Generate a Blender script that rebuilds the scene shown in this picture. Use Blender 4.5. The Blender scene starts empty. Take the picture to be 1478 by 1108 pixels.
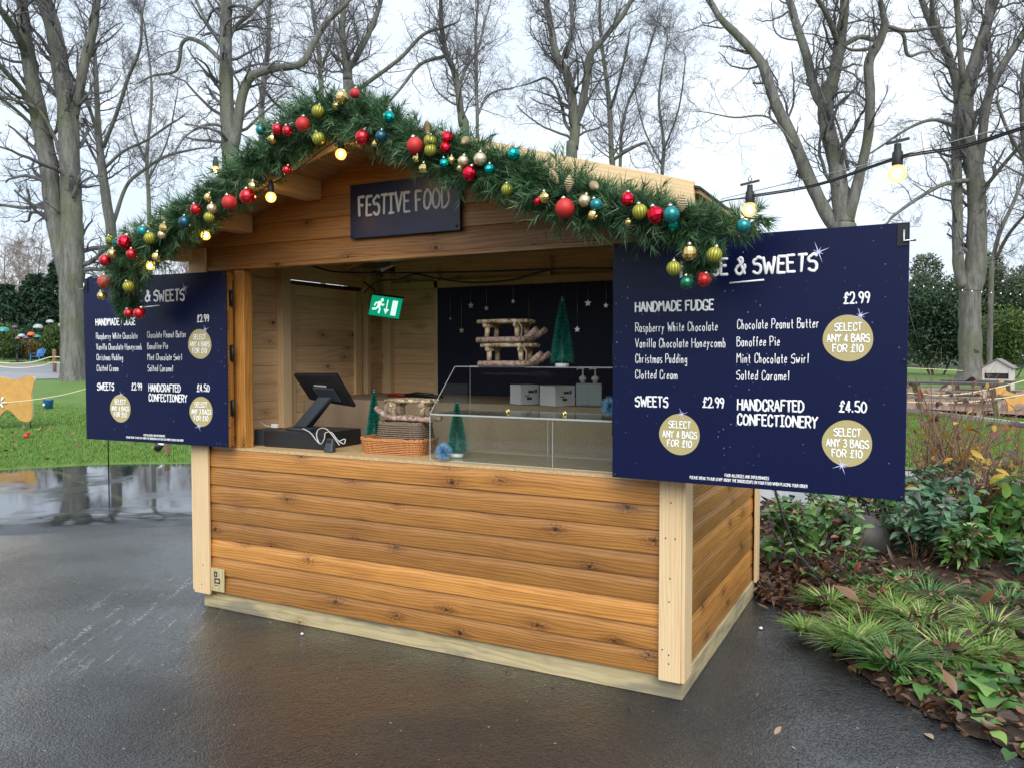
import bpy, math, random
import numpy as np
from mathutils import Vector, Matrix
rng = np.random.default_rng(7)
random.seed(7)
SC = bpy.context.scene
COL = SC.collection
RAD = math.radians

# ------------------------------------------------------------------ camera
CAM = np.array([3.9192, -3.4929, 1.5579]); FOC = 1150.26; YAW = -0.47081; PIT = -0.03776
FW = np.array([math.sin(YAW)*math.cos(PIT), math.cos(YAW)*math.cos(PIT), math.sin(PIT)])
RT = np.array([math.cos(YAW), -math.sin(YAW), 0.0]); UP = np.cross(RT, FW)
cd = bpy.data.cameras.new('camera'); cam = bpy.data.objects.new('camera', cd); COL.objects.link(cam)
cd.sensor_width = 36; cd.lens = FOC*36/1478; cd.clip_start = .05; cd.clip_end = 1500
cam.matrix_world = Matrix(((RT[0], UP[0], -FW[0], CAM[0]), (RT[1], UP[1], -FW[1], CAM[1]), (RT[2], UP[2], -FW[2], CAM[2]), (0, 0, 0, 1)))
SC.camera = cam

# ------------------------------------------------------------------ overcast sky and sun
SUN_EL, SUN_ROT = RAD(40), RAD(150)
w = bpy.data.worlds.new('World'); SC.world = w; w.use_nodes = True
wn, wl = w.node_tree.nodes, w.node_tree.links
bg = wn['Background']; bg.inputs[1].default_value = .1
sky = wn.new('ShaderNodeTexSky'); sky.sky_type = 'NISHITA'; sky.sun_disc = False
sky.sun_elevation = SUN_EL; sky.sun_rotation = SUN_ROT; sky.air_density = 1.0; sky.dust_density = 2.0
tc = wn.new('ShaderNodeTexCoord')
mp = wn.new('ShaderNodeMapping'); mp.inputs['Scale'].default_value = (1.0, 1.0, 2.2); wl.new(tc.outputs['Generated'], mp.inputs[0])
cn = wn.new('ShaderNodeTexNoise'); cn.inputs['Scale'].default_value = 2.3; cn.inputs['Detail'].default_value = 7; cn.inputs['Roughness'].default_value = .55
wl.new(mp.outputs[0], cn.inputs['Vector'])
cr = wn.new('ShaderNodeValToRGB'); wl.new(cn.outputs[0], cr.inputs[0])
cr.color_ramp.elements[0].position = .32; cr.color_ramp.elements[0].color = (.70, .81, .95, 1)
cr.color_ramp.elements[1].position = .60; cr.color_ramp.elements[1].color = (.93, 1.0, 1.07, 1)
cm = wn.new('ShaderNodeMix'); cm.data_type = 'RGBA'; cm.inputs[0].default_value = .9
vm = wn.new('ShaderNodeVectorMath'); vm.operation = 'SCALE'; vm.inputs['Scale'].default_value = 7.5
wl.new(cr.outputs[0], vm.inputs[0]); wl.new(sky.outputs[0], cm.inputs[6]); wl.new(vm.outputs[0], cm.inputs[7]); wl.new(cm.outputs[2], bg.inputs[0])
sd = bpy.data.lights.new('sun', 'SUN'); sun = bpy.data.objects.new('sun', sd); COL.objects.link(sun)
sd.energy = 2.1; sd.angle = RAD(50); sd.color = (1, .985, .96)
# the sun stands behind the photographer's right shoulder, veiled by cloud
sdir = Vector((math.sin(SUN_ROT)*math.cos(SUN_EL), math.cos(SUN_ROT)*math.cos(SUN_EL), math.sin(SUN_EL)))
sun.rotation_euler = sdir.to_track_quat('Z', 'Y').to_euler()
SC.view_settings.view_transform = 'Standard'; SC.view_settings.look = 'None'
SC.view_settings.exposure = 0.74; SC.view_settings.gamma = 1
SC.render.engine = 'CYCLES'
SC.cycles.use_denoising = True
SC.cycles.max_bounces = 8; SC.cycles.transparent_max_bounces = 12; SC.cycles.caustics_reflective = False; SC.cycles.caustics_refractive = False
SC.cycles.sample_clamp_indirect = 6

# ------------------------------------------------------------------ measuring helpers
def un(u, v, ax, c):
    d = FW + RT*(u-739)/FOC - UP*(v-554)/FOC
    return CAM + d*((c-CAM[ax])/d[ax])
def dep(u, v, d):
    return CAM + (FW + RT*(u-739)/FOC - UP*(v-554)/FOC)*d
def depth_of(P): return float((np.asarray(P)-CAM) @ FW)
def mpp(P): return depth_of(P)/FOC       # metres per photo pixel there

# ------------------------------------------------------------------ naming helpers
def tag(o, label=None, cat=None, group=None, kind=None):
    if label: o['label'] = label
    if cat: o['category'] = cat
    if group: o['group'] = group
    if kind: o['kind'] = kind
    return o
def thing(name, label, cat, loc=(0, 0, 0), rz=0, group=None):
    o = bpy.data.objects.new(name, None); COL.objects.link(o)
    o.location = Vector([float(c) for c in loc]); o.rotation_euler = (0, 0, rz); o.empty_display_size = .1
    return tag(o, label, cat, group)
def copy_tree(o, parent=None):
    c = o.copy(); COL.objects.link(c)
    if parent is not None: c.parent = parent
    for ch in list(o.children): copy_tree(ch, c)
    return c

def nrm(a): return a/np.maximum(np.linalg.norm(a, axis=-1, keepdims=True), 1e-9)

def npmesh(name, V, F, mat, rnd=None, parent=None, smooth=False, loc=None, uv=None):
    V = np.asarray(V, np.float32); F = np.asarray(F, np.int32); k = F.shape[1]
    me = bpy.data.meshes.new(name)
    me.vertices.add(len(V)); me.vertices.foreach_set('co', V.ravel())
    me.loops.add(F.size); me.loops.foreach_set('vertex_index', F.ravel())
    me.polygons.add(len(F)); me.polygons.foreach_set('loop_start', np.arange(0, F.size, k, dtype=np.int32))
    if smooth: me.polygons.foreach_set('use_smooth', np.ones(len(F), bool))
    me.update(calc_edges=True)
    if rnd is not None:
        a = me.attributes.new('rnd', 'FLOAT', 'FACE'); a.data.foreach_set('value', np.asarray(rnd, np.float32))
    if mat: me.materials.append(mat)
    o = bpy.data.objects.new(name, me); COL.objects.link(o)
    if parent is not None: o.parent = parent
    if loc is not None: o.location = Vector([float(c) for c in loc])
    return o

class MB:
    """collects boxes, bars, tubes, lathes and boards, then links them as one mesh"""
    def __init__(s): s.v = []; s.f = []; s.uv = []; s.r = []; s.mi = []; s.sm = []; s.m = 0
    def face(s, ids, uvs=None, r=0., smooth=False):
        s.f.append(tuple(ids)); s.uv.append(uvs or [(0, 0)]*len(ids)); s.r.append(r); s.mi.append(s.m); s.sm.append(smooth)
    def hexa(s, P, grain=0, r=None):
        """8 corners ordered x-y-z binary: index = x + 2y + 4z"""
        r = random.random() if r is None else r
        n = len(s.v); s.v += [tuple(map(float, p)) for p in P]
        P = np.asarray(P, float); ax = [P[1]-P[0], P[2]-P[0], P[4]-P[0]]; L = [np.linalg.norm(a) for a in ax]
        ou, ov = r*37.3 % 20, (r*91.7) % 9
        for na, q in ((2, (0, 2, 3, 1)), (2, (4, 5, 7, 6)), (1, (0, 1, 5, 4)), (1, (2, 6, 7, 3)), (0, (0, 4, 6, 2)), (0, (1, 3, 7, 5))):
            oth = [a for a in (0, 1, 2) if a != na]
            if grain in oth: gu = grain; gv = [a for a in oth if a != grain][0]
            else: gu, gv = oth
            cc = lambda i, a: ((i >> a) & 1)*L[a]
            s.face([n+i for i in q], [(cc(i, gu)+ou, cc(i, gv)+ov+na*.37) for i in q], r)
    def box(s, c, d, grain=0, R=None, r=None, bev=0):
        c = np.asarray(c, float); h = np.asarray(d, float)/2
        P = np.array([((i & 1)*2-1, ((i >> 1) & 1)*2-1, ((i >> 2) & 1)*2-1) for i in range(8)])*h
        if R is not None: P = P @ np.asarray(R).T
        s.hexa(P+c, grain, r)
    def box2(s, a, b, grain=0, r=None):
        a = np.asarray(a, float); b = np.asarray(b, float); s.box((a+b)/2, np.abs(b-a), grain, None, r)
    def bar(s, a, b, wx, wy, up=(0, 0, 1), r=None):
        a = np.asarray(a, float); b = np.asarray(b, float); d = b-a; L = np.linalg.norm(d); d = d/L
        u = np.cross(np.asarray(up, float), d)
        if np.linalg.norm(u) < 1e-4: u = np.array([1., 0, 0])
        u /= np.linalg.norm(u); t = np.cross(d, u)
        s.box((a+b)/2, (L, wx, wy), 0, np.column_stack([d, u, t]), r)
    def tube(s, pts, rad, n=8, flat=None, r=None, caps=True, smooth=True):
        """flat=(normal vector, factor) squashes the section along that normal"""
        r = random.random() if r is None else r
        pts = np.asarray(pts, float); K = len(pts); rad = np.broadcast_to(np.asarray(rad, float), (K,))
        T = np.empty_like(pts); T[1:-1] = pts[2:]-pts[:-2]; T[0] = pts[1]-pts[0]; T[-1] = pts[-1]-pts[-2]; T = nrm(T)
        if flat is not None: N = np.asarray(flat[0], float); N = N/np.linalg.norm(N)
        else:
            N = np.array([0, 0, 1.]) if abs(T[:, 2]).max() < .9 else np.array([1., .13, .0])
        n0 = len(s.v); L = 0
        for k in range(K):
            u = np.cross(N, T[k]); u = u/(np.linalg.norm(u)+1e-9); t = np.cross(T[k], u)
            if flat is None and k: pass
            for j in range(n):
                a = 2*math.pi*j/n
                p = pts[k]+rad[k]*(math.cos(a)*u + math.sin(a)*t*(flat[1] if flat is not None else 1))
                s.v.append(tuple(p))
        ou, ov = r*37.3 % 20, (r*91.7) % 9
        for k in range(K-1):
            L2 = L+np.linalg.norm(pts[k+1]-pts[k])
            for j in range(n):
                j2 = (j+1) % n; c0, c1 = ov+j*2*math.pi*rad[k]/n, ov+(j+1)*2*math.pi*rad[k]/n
                s.face((n0+k*n+j, n0+k*n+j2, n0+(k+1)*n+j2, n0+(k+1)*n+j), [(ou+L, c0), (ou+L, c1), (ou+L2, c1), (ou+L2, c0)], r, smooth)
            L = L2
        if caps:
            s.face([n0+j for j in reversed(range(n))], None, r); s.face([n0+(K-1)*n+j for j in range(n)], None, r)
    def lathe(s, prof, c=(0, 0, 0), n=16, axis=None, r=.5, smooth=True):
        c = np.asarray(c, float); n0 = len(s.v)
        if axis is None: A = np.eye(3)
        else:
            z = np.asarray(axis, float); z = z/np.linalg.norm(z); x = np.cross([0, 1, .01], z); x /= np.linalg.norm(x); A = np.column_stack([x, np.cross(z, x), z])
        for (q, z) in prof:
            for j in range(n):
                a = 2*math.pi*j/n; s.v.append(tuple(c + A @ np.array([q*math.cos(a), q*math.sin(a), z])))
        for k in range(len(prof)-1):
            for j in range(n):
                j2 = (j+1) % n
                s.face((n0+k*n+j, n0+k*n+j2, n0+(k+1)*n+j2, n0+(k+1)*n+j), [(j/n, k), ((j+1)/n, k), ((j+1)/n, k+1), (j/n, k+1)], r, smooth)
        s.face([n0+j for j in reversed(range(n))], None, r); s.face([n0+(len(prof)-1)*n+j for j in range(n)], None, r)
    def prism(s, poly, frame, t, r=None):
        """poly: 2-D outline; frame(x, y, d) -> world; thickness t"""
        r = random.random() if r is None else r
        n0 = len(s.v); n = len(poly)
        for d in (0, t):
            for (x, y) in poly: s.v.append(tuple(frame(x, y, d)))
        uv = [(x+r*9, y+r*5) for x, y in poly]
        s.face([n0+i for i in range(n)], uv, r); s.face([n0+n+i for i in reversed(range(n))], uv[::-1], r)
        for i in range(n):
            j = (i+1) % n; s.face((n0+i, n0+n+i, n0+n+j, n0+j), [uv[i], (uv[i][0], uv[i][1]+t), (uv[j][0], uv[j][1]+t), uv[j]], r)
    def build(s, name, mat, parent=None, loc=None, bevel=0, rz=0):
        me = bpy.data.meshes.new(name); me.from_pydata(s.v, [], s.f)
        ul = me.uv_layers.new(name='UVMap'); ul.data.foreach_set('uv', np.array([c for q in s.uv for c in q], np.float32).ravel())
        a = me.attributes.new('rnd', 'FLOAT', 'FACE'); a.data.foreach_set('value', np.array(s.r, np.float32))
        for m in (mat if isinstance(mat, (list, tuple)) else [mat]): me.materials.append(m)
        me.polygons.foreach_set('material_index', np.array(s.mi, np.int32)); me.polygons.foreach_set('use_smooth', np.array(s.sm, bool)); me.update()
        o = bpy.data.objects.new(name, me); COL.objects.link(o)
        if parent is not None: o.parent = parent
        if loc is not None: o.location = Vector([float(c) for c in loc])
        if rz: o.rotation_euler = (0, 0, rz)
        if bevel:
            b = o.modifiers.new('b', 'BEVEL'); b.width = bevel; b.segments = 2; b.limit_method = 'ANGLE'
        return o

def smooth_path(P, per=6, closed=False):
    P = np.asarray(P, float)
    Q = np.vstack([P[-1:], P, P[:2]]) if closed else np.vstack([2*P[0]-P[1], P, 2*P[-1]-P[-2]])
    out = []
    for i in range(1, len(Q)-2):
        p0, p1, p2, p3 = Q[i-1:i+3]
        for k in range(per):
            t = k/per
            out.append(.5*((2*p1)+(p2-p0)*t+(2*p0-5*p1+4*p2-p3)*t*t+(3*p1-p0-3*p2+p3)*t**3))
    out.append(Q[-2]); return np.array(out)

# ------------------------------------------------------------------ node helpers
class NT:
    def __init__(s, name):
        s.m = bpy.data.materials.new(name); s.m.use_nodes = True
        s.n = s.m.node_tree.nodes; s.l = s.m.node_tree.links; s.b = s.n['Principled BSDF']
    def S(s, sock, v):
        if isinstance(v, bpy.types.NodeSocket): s.l.new(v, sock)
        elif isinstance(v, (tuple, list)) and len(v) == 3 and sock.type == 'RGBA': sock.default_value = (*v, 1)
        else: sock.default_value = v
    def P(s, **k):
        for a, v in k.items(): s.S(s.b.inputs[a.replace('_', ' ')], v)
    def math(s, op, a, b=0., c=0., clamp=False):
        n = s.n.new('ShaderNodeMath'); n.operation = op; n.use_clamp = clamp
        for i, v in enumerate((a, b, c)): s.S(n.inputs[i], v)
        return n.outputs[0]
    def mix(s, fac, a, b, blend='MIX'):
        n = s.n.new('ShaderNodeMix'); n.data_type = 'RGBA'; n.blend_type = blend
        s.S(n.inputs[0], fac); s.S(n.inputs[6], a); s.S(n.inputs[7], b); return n.outputs[2]
    def noise(s, vec, scale, detail=2., rough=.5, dist=0., dim='3D'):
        n = s.n.new('ShaderNodeTexNoise'); n.noise_dimensions = dim
        if vec is not None: s.l.new(vec, n.inputs['Vector'])
        n.inputs['Scale'].default_value = scale; n.inputs['Detail'].default_value = detail; n.inputs['Roughness'].default_value = rough; n.inputs['Distortion'].default_value = dist
        return n.outputs[0]
    def vor(s, vec, scale, feature='F1', dim='3D', rand=1.):
        n = s.n.new('ShaderNodeTexVoronoi'); n.feature = feature; n.voronoi_dimensions = dim; s.l.new(vec, n.inputs['Vector'])
        n.inputs['Scale'].default_value = scale; n.inputs['Randomness'].default_value = rand; return n
    def ss(s, x, a, b):
        n = s.n.new('ShaderNodeMapRange'); n.interpolation_type = 'SMOOTHSTEP'
        s.S(n.inputs[0], x); s.S(n.inputs[1], a); s.S(n.inputs[2], b); n.inputs[3].default_value = 0; n.inputs[4].default_value = 1; return n.outputs[0]
    def lerp(s, x, a, b):
        n = s.n.new('ShaderNodeMapRange'); s.S(n.inputs[0], x); n.inputs[3].default_value = a; n.inputs[4].default_value = b; return n.outputs[0]
    def comb(s, x, y, z=0.):
        n = s.n.new('ShaderNodeCombineXYZ')
        for i, v in enumerate((x, y, z)): s.S(n.inputs[i], v)
        return n.outputs[0]
    def sep(s, v):
        n = s.n.new('ShaderNodeSeparateXYZ'); s.l.new(v, n.inputs[0]); return n.outputs
    def obj(s):
        return s.n.new('ShaderNodeTexCoord').outputs['Object']
    def geo(s):
        return s.n.new('ShaderNodeNewGeometry').outputs['Position']
    def uv(s):
        return s.n.new('ShaderNodeTexCoord').outputs['UV']
    def attr(s, name='rnd'):
        n = s.n.new('ShaderNodeAttribute'); n.attribute_name = name; return n.outputs['Fac']
    def bump(s, h, strength=.3, dist=.01):
        n = s.n.new('ShaderNodeBump'); n.inputs['Strength'].default_value = strength; n.inputs['Distance'].default_value = dist
        s.S(n.inputs['Height'], h); s.l.new(n.outputs[0], s.b.inputs['Normal']); s.l.new(n.outputs[0], s.b.inputs['Coat Normal'])
    def ramp(s, fac, stops):
        n = s.n.new('ShaderNodeValToRGB'); s.S(n.inputs[0], fac); e = n.color_ramp.elements
        while len(e) < len(stops): e.new(.5)
        for i, (p, c) in enumerate(stops): e[i].position = p; e[i].color = (*c, 1)
        return n.outputs[0]

def srgb(*c):
    return tuple(((x/255+.055)/1.055)**2.4 if x > 10 else x/255/12.92 for x in c)

def wood(name, light, dark, knot=(.05, .02, .008), rough=.5, tone=.35, knots=.45, freq=34, bump=.25, kscale=1.9, grey=0.):
    t = NT(name); u, v, _ = t.sep(t.uv()); r = t.attr()
    kx, ky = kscale, kscale*3.4
    kv = t.vor(t.comb(t.math('MULTIPLY', u, kx), t.math('MULTIPLY', v, ky), 0.), 1., dim='2D')
    px, py, _ = t.sep(kv.outputs['Position']); cr_, cg, _ = t.sep(kv.outputs['Color'])
    du = t.math('SUBTRACT', t.math('DIVIDE', px, kx), u); dv = t.math('SUBTRACT', t.math('DIVIDE', py, ky), v)
    pres = t.math('LESS_THAN', cr_, knots)
    a = t.math('ADD', t.math('POWER', t.math('DIVIDE', du, .10), 2.), t.math('POWER', t.math('DIVIDE', dv, .028), 2.))
    halo = t.math('MULTIPLY', t.math('EXPONENT', t.math('MULTIPLY', a, -1.)), pres)
    ve = t.math('ADD', v, t.math('MULTIPLY', t.math('MULTIPLY', dv, halo), .85))
    lo = t.noise(t.comb(t.math('MULTIPLY', u, .8), t.math('MULTIPLY', ve, 5.), 0.), 1., 2., .5, dim='2D')
    wob = t.noise(t.comb(t.math('MULTIPLY', u, 3.2), t.math('MULTIPLY', ve, 30.), 0.), 1., 3., .6, dim='2D')
    ph = t.math('ADD', t.math('ADD', t.math('MULTIPLY', ve, freq), t.math('MULTIPLY', lo, 5.)), t.math('MULTIPLY', wob, 1.1))
    g = t.math('POWER', t.math('MULTIPLY_ADD', t.math('SINE', t.math('MULTIPLY', ph, 6.283)), .5, .5), 2.2)
    fine = t.noise(t.comb(t.math('MULTIPLY', u, 3.), t.math('MULTIPLY', ve, 260.), 0.), 1., 2., .6, dim='2D')
    blot = t.noise(t.comb(t.math('MULTIPLY', u, 2.2), t.math('MULTIPLY', v, 9.), 3.), 1., 3., .6, dim='2D')
    f = t.math('ADD', t.math('MULTIPLY', g, .36), t.math('MULTIPLY', t.ss(fine, .38, .72), .36))
    f = t.math('ADD', f, t.math('MULTIPLY', t.math('SUBTRACT', blot, .45), .75), clamp=True)
    f = t.math('ADD', f, t.math('MULTIPLY', halo, .25), clamp=True)
    c = t.mix(f, light, dark)
    stn = t.math('MULTIPLY', t.math('EXPONENT', t.math('MULTIPLY', t.math('ADD', t.math('POWER', t.math('DIVIDE', du, .055), 2.), t.math('POWER', t.math('DIVIDE', dv, .032), 2.)), -1.)), pres)
    stn = t.math('MULTIPLY', stn, t.ss(t.noise(t.comb(t.math('MULTIPLY', u, 75.), t.math('MULTIPLY', v, 95.), 0.), 1., 4., .7, dim='2D'), .44, .56))
    c = t.mix(t.math('MULTIPLY', stn, .85), c, tuple(.35*a+.65*b for a, b in zip(dark, knot)))
    # knot core, irregular
    kn = t.math('ADD', t.math('POWER', du, 2.), t.math('POWER', t.math('MULTIPLY', dv, 1.25), 2.))
    kn = t.math('SQRT', kn)
    ks = t.math('MULTIPLY_ADD', cg, .011, .006)
    kr = t.math('MULTIPLY', kn, t.math('MULTIPLY_ADD', wob, 1.3, .4))
    core = t.math('MULTIPLY', t.math('SUBTRACT', 1., t.ss(kr, t.math('MULTIPLY', ks, .55), t.math('MULTIPLY', ks, 1.25))), pres)
    c = t.mix(t.math('MULTIPLY', core, .9), c, knot)
    c = t.mix(1., c, t.mix(r, (1-tone,)*3, (1+tone*.6,)*3), 'MULTIPLY')
    if grey: c = t.mix(t.math('MULTIPLY', t.ss(blot, .45, .7), grey), c, (.16, .15, .12))
    t.P(Base_Color=c, Roughness=t.lerp(f, rough-.08, rough+.12))
    t.bump(t.math('SUBTRACT', t.math('MULTIPLY', fine, .4), t.math('ADD', g, core)), bump, .002)
    return t.m

def plain(name, col, rough=.5, metal=0., var=.12, scale=30., bump=0., spec=None, coat=0., trans=0., emis=None, estr=0., bdist=.002, alpha=None):
    t = NT(name); o = t.obj(); n = t.noise(o, scale, 4., .6)
    c = t.mix(n, tuple(max(0, x*(1-var)) for x in col), tuple(x*(1+var) for x in col))
    t.P(Base_Color=c, Roughness=t.lerp(n, max(.02, rough-.06), rough+.06), Metallic=metal)
    if bump: t.bump(n, bump, bdist)
    if coat: t.P(Coat_Weight=coat, Coat_Roughness=.06)
    if trans: t.P(Transmission_Weight=trans)
    if emis: t.P(Emission_Color=emis, Emission_Strength=estr)
    return t.m

def leafmat(name, stops, rough=.5, transl=.25, spec=.4, vein=0.):
    t = NT(name); r = t.attr(); c = t.ramp(r, stops)
    n = t.noise(t.obj(), 9., 3., .6); c = t.mix(.35, c, t.mix(n, (.4, .4, .4), (1.5, 1.5, 1.5)), 'MULTIPLY')
    t.P(Base_Color=c, Roughness=rough); t.b.inputs['Specular IOR Level'].default_value = spec
    if transl:
        tr = t.n.new('ShaderNodeBsdfTranslucent'); t.S(tr.inputs[0], c); mx = t.n.new('ShaderNodeMixShader'); mx.inputs[0].default_value = transl
        out = t.n['Material Output']; t.l.new(t.b.outputs[0], mx.inputs[1]); t.l.new(tr.outputs[0], mx.inputs[2]); t.l.new(mx.outputs[0], out.inputs[0])
    return t.m

M = {}
M['stain'] = wood('stained_timber', (.515, .235, .056), (.190, .068, .014), (.035, .014, .009), .36, .36, .52, 62, .3, 2.3)
M['stain_side'] = M['stain']
M['stain_dark'] = wood('stained_timber_gable', (.46, .215, .070), (.20, .08, .022), (.03, .012, .005), .48, .22, .45, 50)
M['pine'] = wood('planed_pine', (.80, .60, .35), (.62, .40, .19), (.30, .15, .06), .55, .10, .07, 60, .12, 2.2)
M['inner'] = wood('inner_pine', (.84, .58, .33), (.63, .38, .18), (.12, .05, .02), .6, .18, .5, 28, .2, 2.4)
M['treated'] = wood('treated_timber', (.52, .43, .24), (.32, .25, .12), (.16, .05, .015), .7, .12, .4, 30, .4, 1.8, .7)
M['osb'] = plain('osb_worktop', (.55, .38, .19), .6, 0, .5, 60, .2)
M['black'] = plain('black_plastic', (.014, .015, .018), .35, 0, .2, 40)
M['blackmatt'] = plain('black_rubber', (.012, .012, .013), .6, 0, .2, 40)
M['charcoal'] = plain('charcoal_plastic', (.035, .042, .052), .38, 0, .15, 40)
M['steel'] = plain('steel', (.55, .56, .58), .3, 1., .1, 50)
M['iron'] = plain('black_iron', (.02, .02, .022), .5, .4, .2, 50)
M['white'] = plain('white_paint', (.80, .80, .80), .5, 0, .05, 20)
M['cable_grey'] = plain('grey_cable', (.55, .55, .54), .4, 0, .05, 20)
M['hessian'] = None

# ------------------------------------------------------------------ ground materials
def mat_asphalt(name, wet, base, rough_lo, rough_hi, agg):
    t = NT(name); p = t.geo(); x, y, _ = t.sep(p)
    fine = t.noise(p, 120., 4., .7); med = t.noise(p, 18., 5., .65); lo = t.noise(p, .8, 4., .55); sw = t.noise(p, 2.7, 5., .6, .6)
    v = t.vor(p, 95.); stone = t.math('SUBTRACT', 1., t.ss(v.outputs['Distance'], .15, .55))
    c = t.mix(fine, tuple(b*.55 for b in base), tuple(b*1.5 for b in base))
    c = t.mix(t.math('MULTIPLY', t.ss(sw, .5, .72), .35), c, tuple(b*1.9 for b in base))
    # scattered pale grit
    g = t.vor(p, 26.); gr, gg, _ = t.sep(g.outputs['Color'])
    grit = t.math('MULTIPLY', t.math('LESS_THAN', g.outputs['Distance'], t.math('MULTIPLY', gg, .13)), t.math('GREATER_THAN', gr, .72))
    c = t.mix(t.math('MULTIPLY', grit, .7), c, (.42, .41, .38))
    return t, p, x, y, fine, med, lo, sw, stone, c
t, p, x, y, fine, med, lo, sw, stone, c = mat_asphalt('wet_asphalt', 0, (.017, .018, .021), .2, .5, 1)
# whitish scrape marks left by something dragged beside the hut
a0, a1 = un(300, 835, 2, 0), un(175, 960, 2, 0); dd = (a1-a0)[:2]; LL = np.linalg.norm(dd); dd = dd/LL; mid = un(215, 885, 2, 0)
al = t.math('ADD', t.math('MULTIPLY', t.math('SUBTRACT', x, float(mid[0])), float(dd[0])), t.math('MULTIPLY', t.math('SUBTRACT', y, float(mid[1])), float(dd[1])))
ac = t.math('ADD', t.math('MULTIPLY', t.math('SUBTRACT', x, float(mid[0])), float(-dd[1])), t.math('MULTIPLY', t.math('SUBTRACT', y, float(mid[1])), float(dd[0])))
st = t.noise(t.comb(t.math('MULTIPLY', al, 1.6), t.math('MULTIPLY', ac, 15.), 0.), 1., 5., .65)
brk = t.noise(p, 40., 3., .7)
blob = t.math('EXPONENT', t.math('MULTIPLY', t.math('ADD', t.math('POWER', t.math('DIVIDE', al, .8), 2.), t.math('POWER', t.math('DIVIDE', ac, .38), 2.)), -1.))
scr = t.math('MULTIPLY', t.math('MULTIPLY', t.ss(st, .53, .62), t.ss(brk, .42, .58)), t.ss(blob, .08, .55))
c = t.mix(t.math('MULTIPLY', scr, .5), c, (.40, .43, .46))
wetf = t.ss(lo, .36, .62)
rgh = t.math('ADD', t.lerp(wetf, .27, .10), t.math('MULTIPLY', t.math('SUBTRACT', med, .5), .22))
rgh = t.math('ADD', rgh, t.math('MULTIPLY', scr, .25), clamp=True)
wv = t.n.new('ShaderNodeTexVoronoi'); wv.feature = 'DISTANCE_TO_EDGE'; wp = t.n.new('ShaderNodeVectorMath'); wp.operation = 'ADD'; wno = t.n.new('ShaderNodeTexNoise'); wno.inputs['Scale'].default_value = 3.; t.l.new(p, wno.inputs[0]); t.l.new(p, wp.inputs[0]); t.l.new(wno.outputs[1], wp.inputs[1]); t.l.new(wp.outputs[0], wv.inputs['Vector']); wv.inputs['Scale'].default_value = .55
crack = t.math('MULTIPLY', t.math('SUBTRACT', 1., t.ss(wv.outputs['Distance'], .004, .016)), t.ss(t.noise(p, 1.3, 3., .6), .5, .6))
c = t.mix(t.math('MULTIPLY', crack, .6), c, (.008, .008, .009))
t.P(Base_Color=c, Roughness=rgh, Coat_Weight=t.lerp(wetf, .5, 1.), Coat_Roughness=.16); t.b.inputs['Specular IOR Level'].default_value = .35
agg = t.noise(p, 55., 3., .6)
hh = t.math('ADD', t.math('ADD', t.math('MULTIPLY', stone, .7), t.math('MULTIPLY', agg, 1.6)), t.math('MULTIPLY', med, 2.2))
t.bump(t.math('MULTIPLY', hh, t.lerp(wetf, 1.0, .4)), .62, .008); M['asphalt'] = t.m
b0_, b1_ = un(0, 772, 2, 0)[:2], un(285, 757, 2, 0)[:2]; bd_ = (b1_-b0_)/np.linalg.norm(b1_-b0_)
t, p, x, y, fine, med, lo, sw, stone, c = mat_asphalt('wet_path', 1, (.022, .024, .027), .05, .3, .3)
bn = t.math('ADD', t.math('MULTIPLY', t.math('SUBTRACT', x, float(b0_[0])), float(-bd_[1])), t.math('MULTIPLY', t.math('SUBTRACT', y, float(b0_[1])), float(bd_[0])))
pud = t.ss(t.math('ADD', t.noise(p, 1.1, 4., .5, .4), t.math('MINIMUM', t.math('MULTIPLY_ADD', bn, .5, -.22), .06)), .40, .54)
t.P(Base_Color=c, Roughness=t.lerp(pud, .22, .035))
t.bump(t.math('MULTIPLY', t.math('ADD', fine, t.math('MULTIPLY', med, 1.5)), t.lerp(pud, 1., .06)), .16, .004); M['path'] = t.m

def mat_earth(name, cols, scale, bump, rough=.8, dist=.01):
    t = NT(name); p = t.geo(); a = t.noise(p, scale, 6., .7); b = t.noise(p, scale*7, 4., .7); l = t.noise(p, scale*.12, 3., .5)
    f = t.math('ADD', t.math('MULTIPLY', a, .5), t.math('ADD', t.math('MULTIPLY', b, .35), t.math('MULTIPLY', l, .25)))
    t.P(Base_Color=t.ramp(f, [(.35, cols[0]), (.55, cols[1]), (.72, cols[2])]), Roughness=rough); t.bump(f, bump, dist); return t.m
M['lawn'] = mat_earth('lawn', [(.045, .085, .012), (.09, .185, .020), (.15, .23, .035)], 6., .8, .7, .03)
M['field'] = mat_earth('field', [(.03, .05, .015), (.05, .08, .02), (.08, .09, .03)], 2., .5)
M['mulch'] = mat_earth('mulch', [(.018, .012, .009), (.045, .027, .018), (.10, .062, .04)], 22., 1., .55, .02)
M['chips'] = mat_earth('wood_chips', [(.12, .07, .045), (.26, .16, .11), (.42, .29, .21)], 9., 1., .8, .03)
M['paving'] = mat_earth('pale_paving', [(.17, .165, .16), (.27, .26, .25), (.36, .35, .33)], 3., .2, .35, .004)
M['plaza'] = mat_earth('wet_plaza', [(.20, .21, .23), (.27, .28, .30), (.34, .35, .37)], .6, .1, .30, .004)
M['kerb'] = plain('kerb_stone', (.42, .40, .36), .7, 0, .2, 12, .2)
M['stone'] = plain('grey_rock', (.055, .052, .046), .55, 0, .6, 7, .6, bdist=.02)

def hgt(x, y):
    R = np.hypot(np.asarray(x)-3.92, np.asarray(y)+3.49); k = np.clip((-np.asarray(x)-8)/12, 0, 1); k = k*k*(3-2*k)
    return np.minimum(.022*np.maximum(0, R-28)*k, 1.1)

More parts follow.
